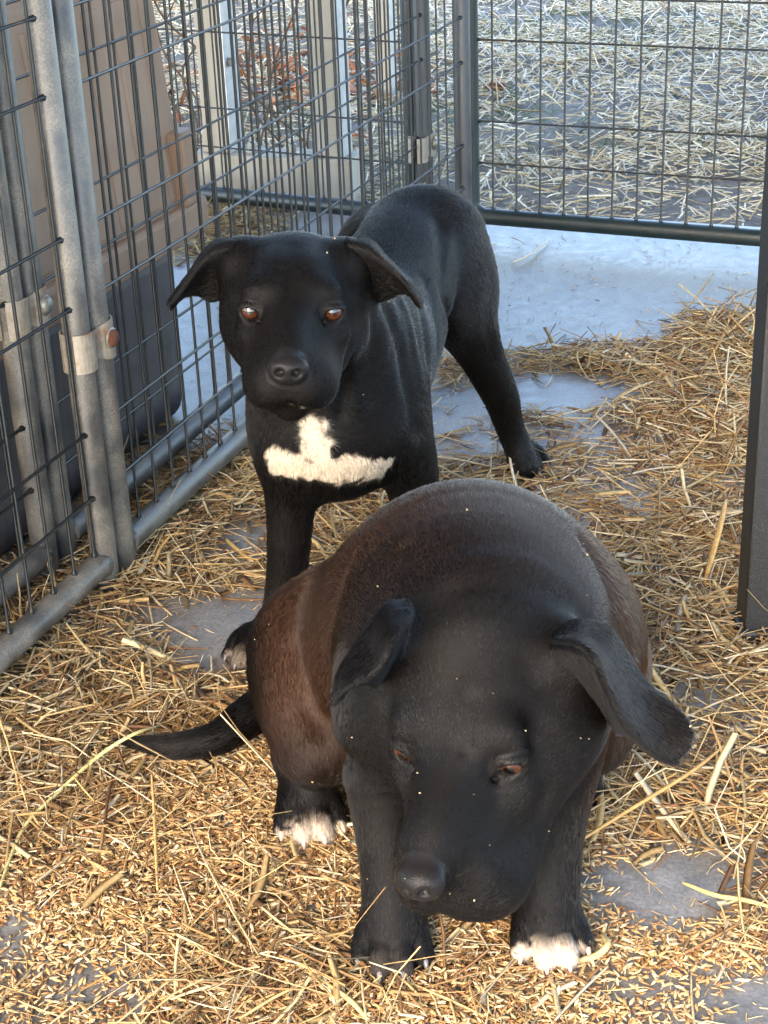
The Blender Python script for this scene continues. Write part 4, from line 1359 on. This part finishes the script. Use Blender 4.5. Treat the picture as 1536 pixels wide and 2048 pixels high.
v[:, 2] += np.repeat(ground_z(lpz[:, 0], lpz[:, 1]), 12)+.0
stuff('fallen_leaves', [(v, q, c)], M_STRAW, 'reddish brown dead leaves lying behind the timber posts', 'leaves')
gr = scatter(5000, (-2.2, 2.8, 4.2, 8.6), lambda x, y: np.clip(2.2*(value_noise(x+80, y+80, .6, 71)-.55), 0, 1)*(beyond(x, y) > .1))
v, q, c = stalks(gr, rng.uniform(.03, .07, len(gr)), rng.uniform(.002, .004, len(gr)), np.full(len(gr), .02), np.array([(.07, .12, .03), (.10, .15, .045), (.14, .16, .06)]), pitch=.5, upright=.6, bend=.2)
v[:, 2] += np.repeat(ground_z(gr[:, 0], gr[:, 1]), 12)-.01
stuff('grass', [(v, q, c)], M_STRAW, 'sparse green grass blades among the yard straw', 'grass')

# crumbs of straw clinging to the dogs' heads and backs
parts = []
for (V_, NR_, root), nb_, hd_ in zip(SKINS, (24, 8), (FRONT, BACK)):
    k = np.where((NR_[:, 2]*.6-NR_[:, 1]*.6 > .35))[0]
    dd = np.linalg.norm(V_[k]-np.array(hd_['head']['t']), axis=1)
    w = np.where(dd < .2, 1., .35)
    k = rng.choice(k, nb_, p=w/w.sum())
    n_ = len(k)
    t1 = np.cross(NR_[k], rng.normal(0, 1, (n_, 3)))
    t1 /= np.linalg.norm(t1, axis=1)[:, None]
    t2 = np.cross(NR_[k], t1)
    L_ = rng.uniform(.0006, .0026, n_)[:, None]*.5
    W_ = L_*rng.uniform(.25, .6, (n_, 1))
    c0 = V_[k]+NR_[k]*.0032
    hgt = NR_[k]*.0007
    vv = np.stack([c0-t1*L_-t2*W_, c0+t1*L_-t2*W_, c0+t1*L_+t2*W_, c0-t1*L_+t2*W_], 1)
    vv = np.concatenate([vv-hgt[:, None], vv+hgt[:, None]], 1)
    q0 = np.array([(3, 2, 1, 0), (4, 5, 6, 7), (0, 1, 5, 4), (1, 2, 6, 5), (2, 3, 7, 6), (3, 0, 4, 7)])
    parts.append((vv.reshape(-1, 3), (np.arange(n_)[:, None, None]*8+q0[None]).reshape(-1, 4), np.repeat(np.array([(.50, .38, .20)])*rng.uniform(.6, 1.2, (n_, 1)), 8, 0)))
stuff('straw_crumbs', parts, M_STRAW, 'pale straw crumbs caught in the coats of both dogs', 'crumbs')

# a few long stalks that can be told apart
def single_stalk(label, pts, w, colour, flat=.35, cat='straw stalk'):
    V, F = tube(catmull(np.array(pts), 6), [w*.5*(1-.45*abs(2*i/(6*(len(pts)-1))-1)**3) for i in range(6*(len(pts)-1)+1)], 6)
    me = mesh('straw_stalk', V, F, M_STRAW, True)
    at = me.attributes.new('tint', 'FLOAT_COLOR', 'POINT')
    at.data.foreach_set('color', np.tile(np.array([*colour, 1.], np.float32), len(me.vertices)))
    return tag(obj('straw_stalk', me), label, cat, 'long single straw stalks')
single_stalk('long pale green grass blade curving past the tip of the dark tail', [(-0.4216, 1.4121, 0.012), (-0.4137, 1.5172, 0.014), (-0.3859, 1.5727, 0.02), (-0.3421, 1.6351, 0.03), (-0.3031, 1.6536, 0.045), (-0.2792, 1.6919, 0.03)], 0.0048, (0.52, 0.46, 0.2))
single_stalk('thin upright-lying golden stalk pointing down through the spilled grain', [(-0.2777, 1.5951, 0.03), (-0.2696, 1.5363, 0.02), (-0.2606, 1.4687, 0.016), (-0.2527, 1.4056, 0.012)], 0.0036, (0.5, 0.33, 0.13))
single_stalk('stout golden stalk leaning on the straw heap by the black post', [(0.4374, 2.0241, 0.01), (0.4578, 2.0739, 0.03), (0.4785, 2.1287, 0.045), (0.5003, 2.1972, 0.055)], 0.0085, (0.5, 0.3, 0.1))
single_stalk('pale yellow stalk with its end resting at the foot of the black post', [(0.4476, 2.0191, 0.02), (0.4567, 1.9774, 0.015), (0.4635, 1.9307, 0.01)], 0.0062, (0.66, 0.5, 0.22))
single_stalk('long pale dry stem lying alone on the blue-grey concrete below the gate', [(0.3041, 3.5369, 0.006), (0.3475, 3.5876, 0.008), (0.4074, 3.7099, 0.006)], 0.006, (0.52, 0.47, 0.38))
single_stalk("yellow snapped stalk lying by the standing dog's front leg", [(-0.2371, 2.2295, 0.008), (-0.2172, 2.1879, 0.01), (-0.192, 2.1529, 0.008)], 0.0062, (0.6, 0.42, 0.14))
single_stalk("long brown stalk crossing the straw below the sitting dog's hanging ear", [(0.1774, 1.435, 0.02), (0.2479, 1.4831, 0.03), (0.3295, 1.5455, 0.035), (0.3807, 1.6041, 0.03)], 0.0045, (0.48, 0.28, 0.1))
single_stalk('broad flat straw leaf curling beside the white-toed front paw', [(0.1692, 1.2778, 0.006), (0.1886, 1.2769, 0.012), (0.2011, 1.2805, 0.022), (0.2002, 1.3087, 0.012)], 0.007, (0.5, 0.38, 0.17))
single_stalk('long yellow stalk lying right of the bare concrete patch', [(0.2943, 1.3885, 0.008), (0.3225, 1.3615, 0.012), (0.3506, 1.3493, 0.014), (0.3762, 1.3384, 0.012)], 0.005, (0.58, 0.42, 0.16))
single_stalk('bent pale straw along the bottom of the kennel floor, lower middle', [(-0.1054, 1.2896, 0.008), (-0.0802, 1.2608, 0.01), (-0.051, 1.2291, 0.012), (-0.0346, 1.2035, 0.01)], 0.0055, (0.6, 0.46, 0.2))
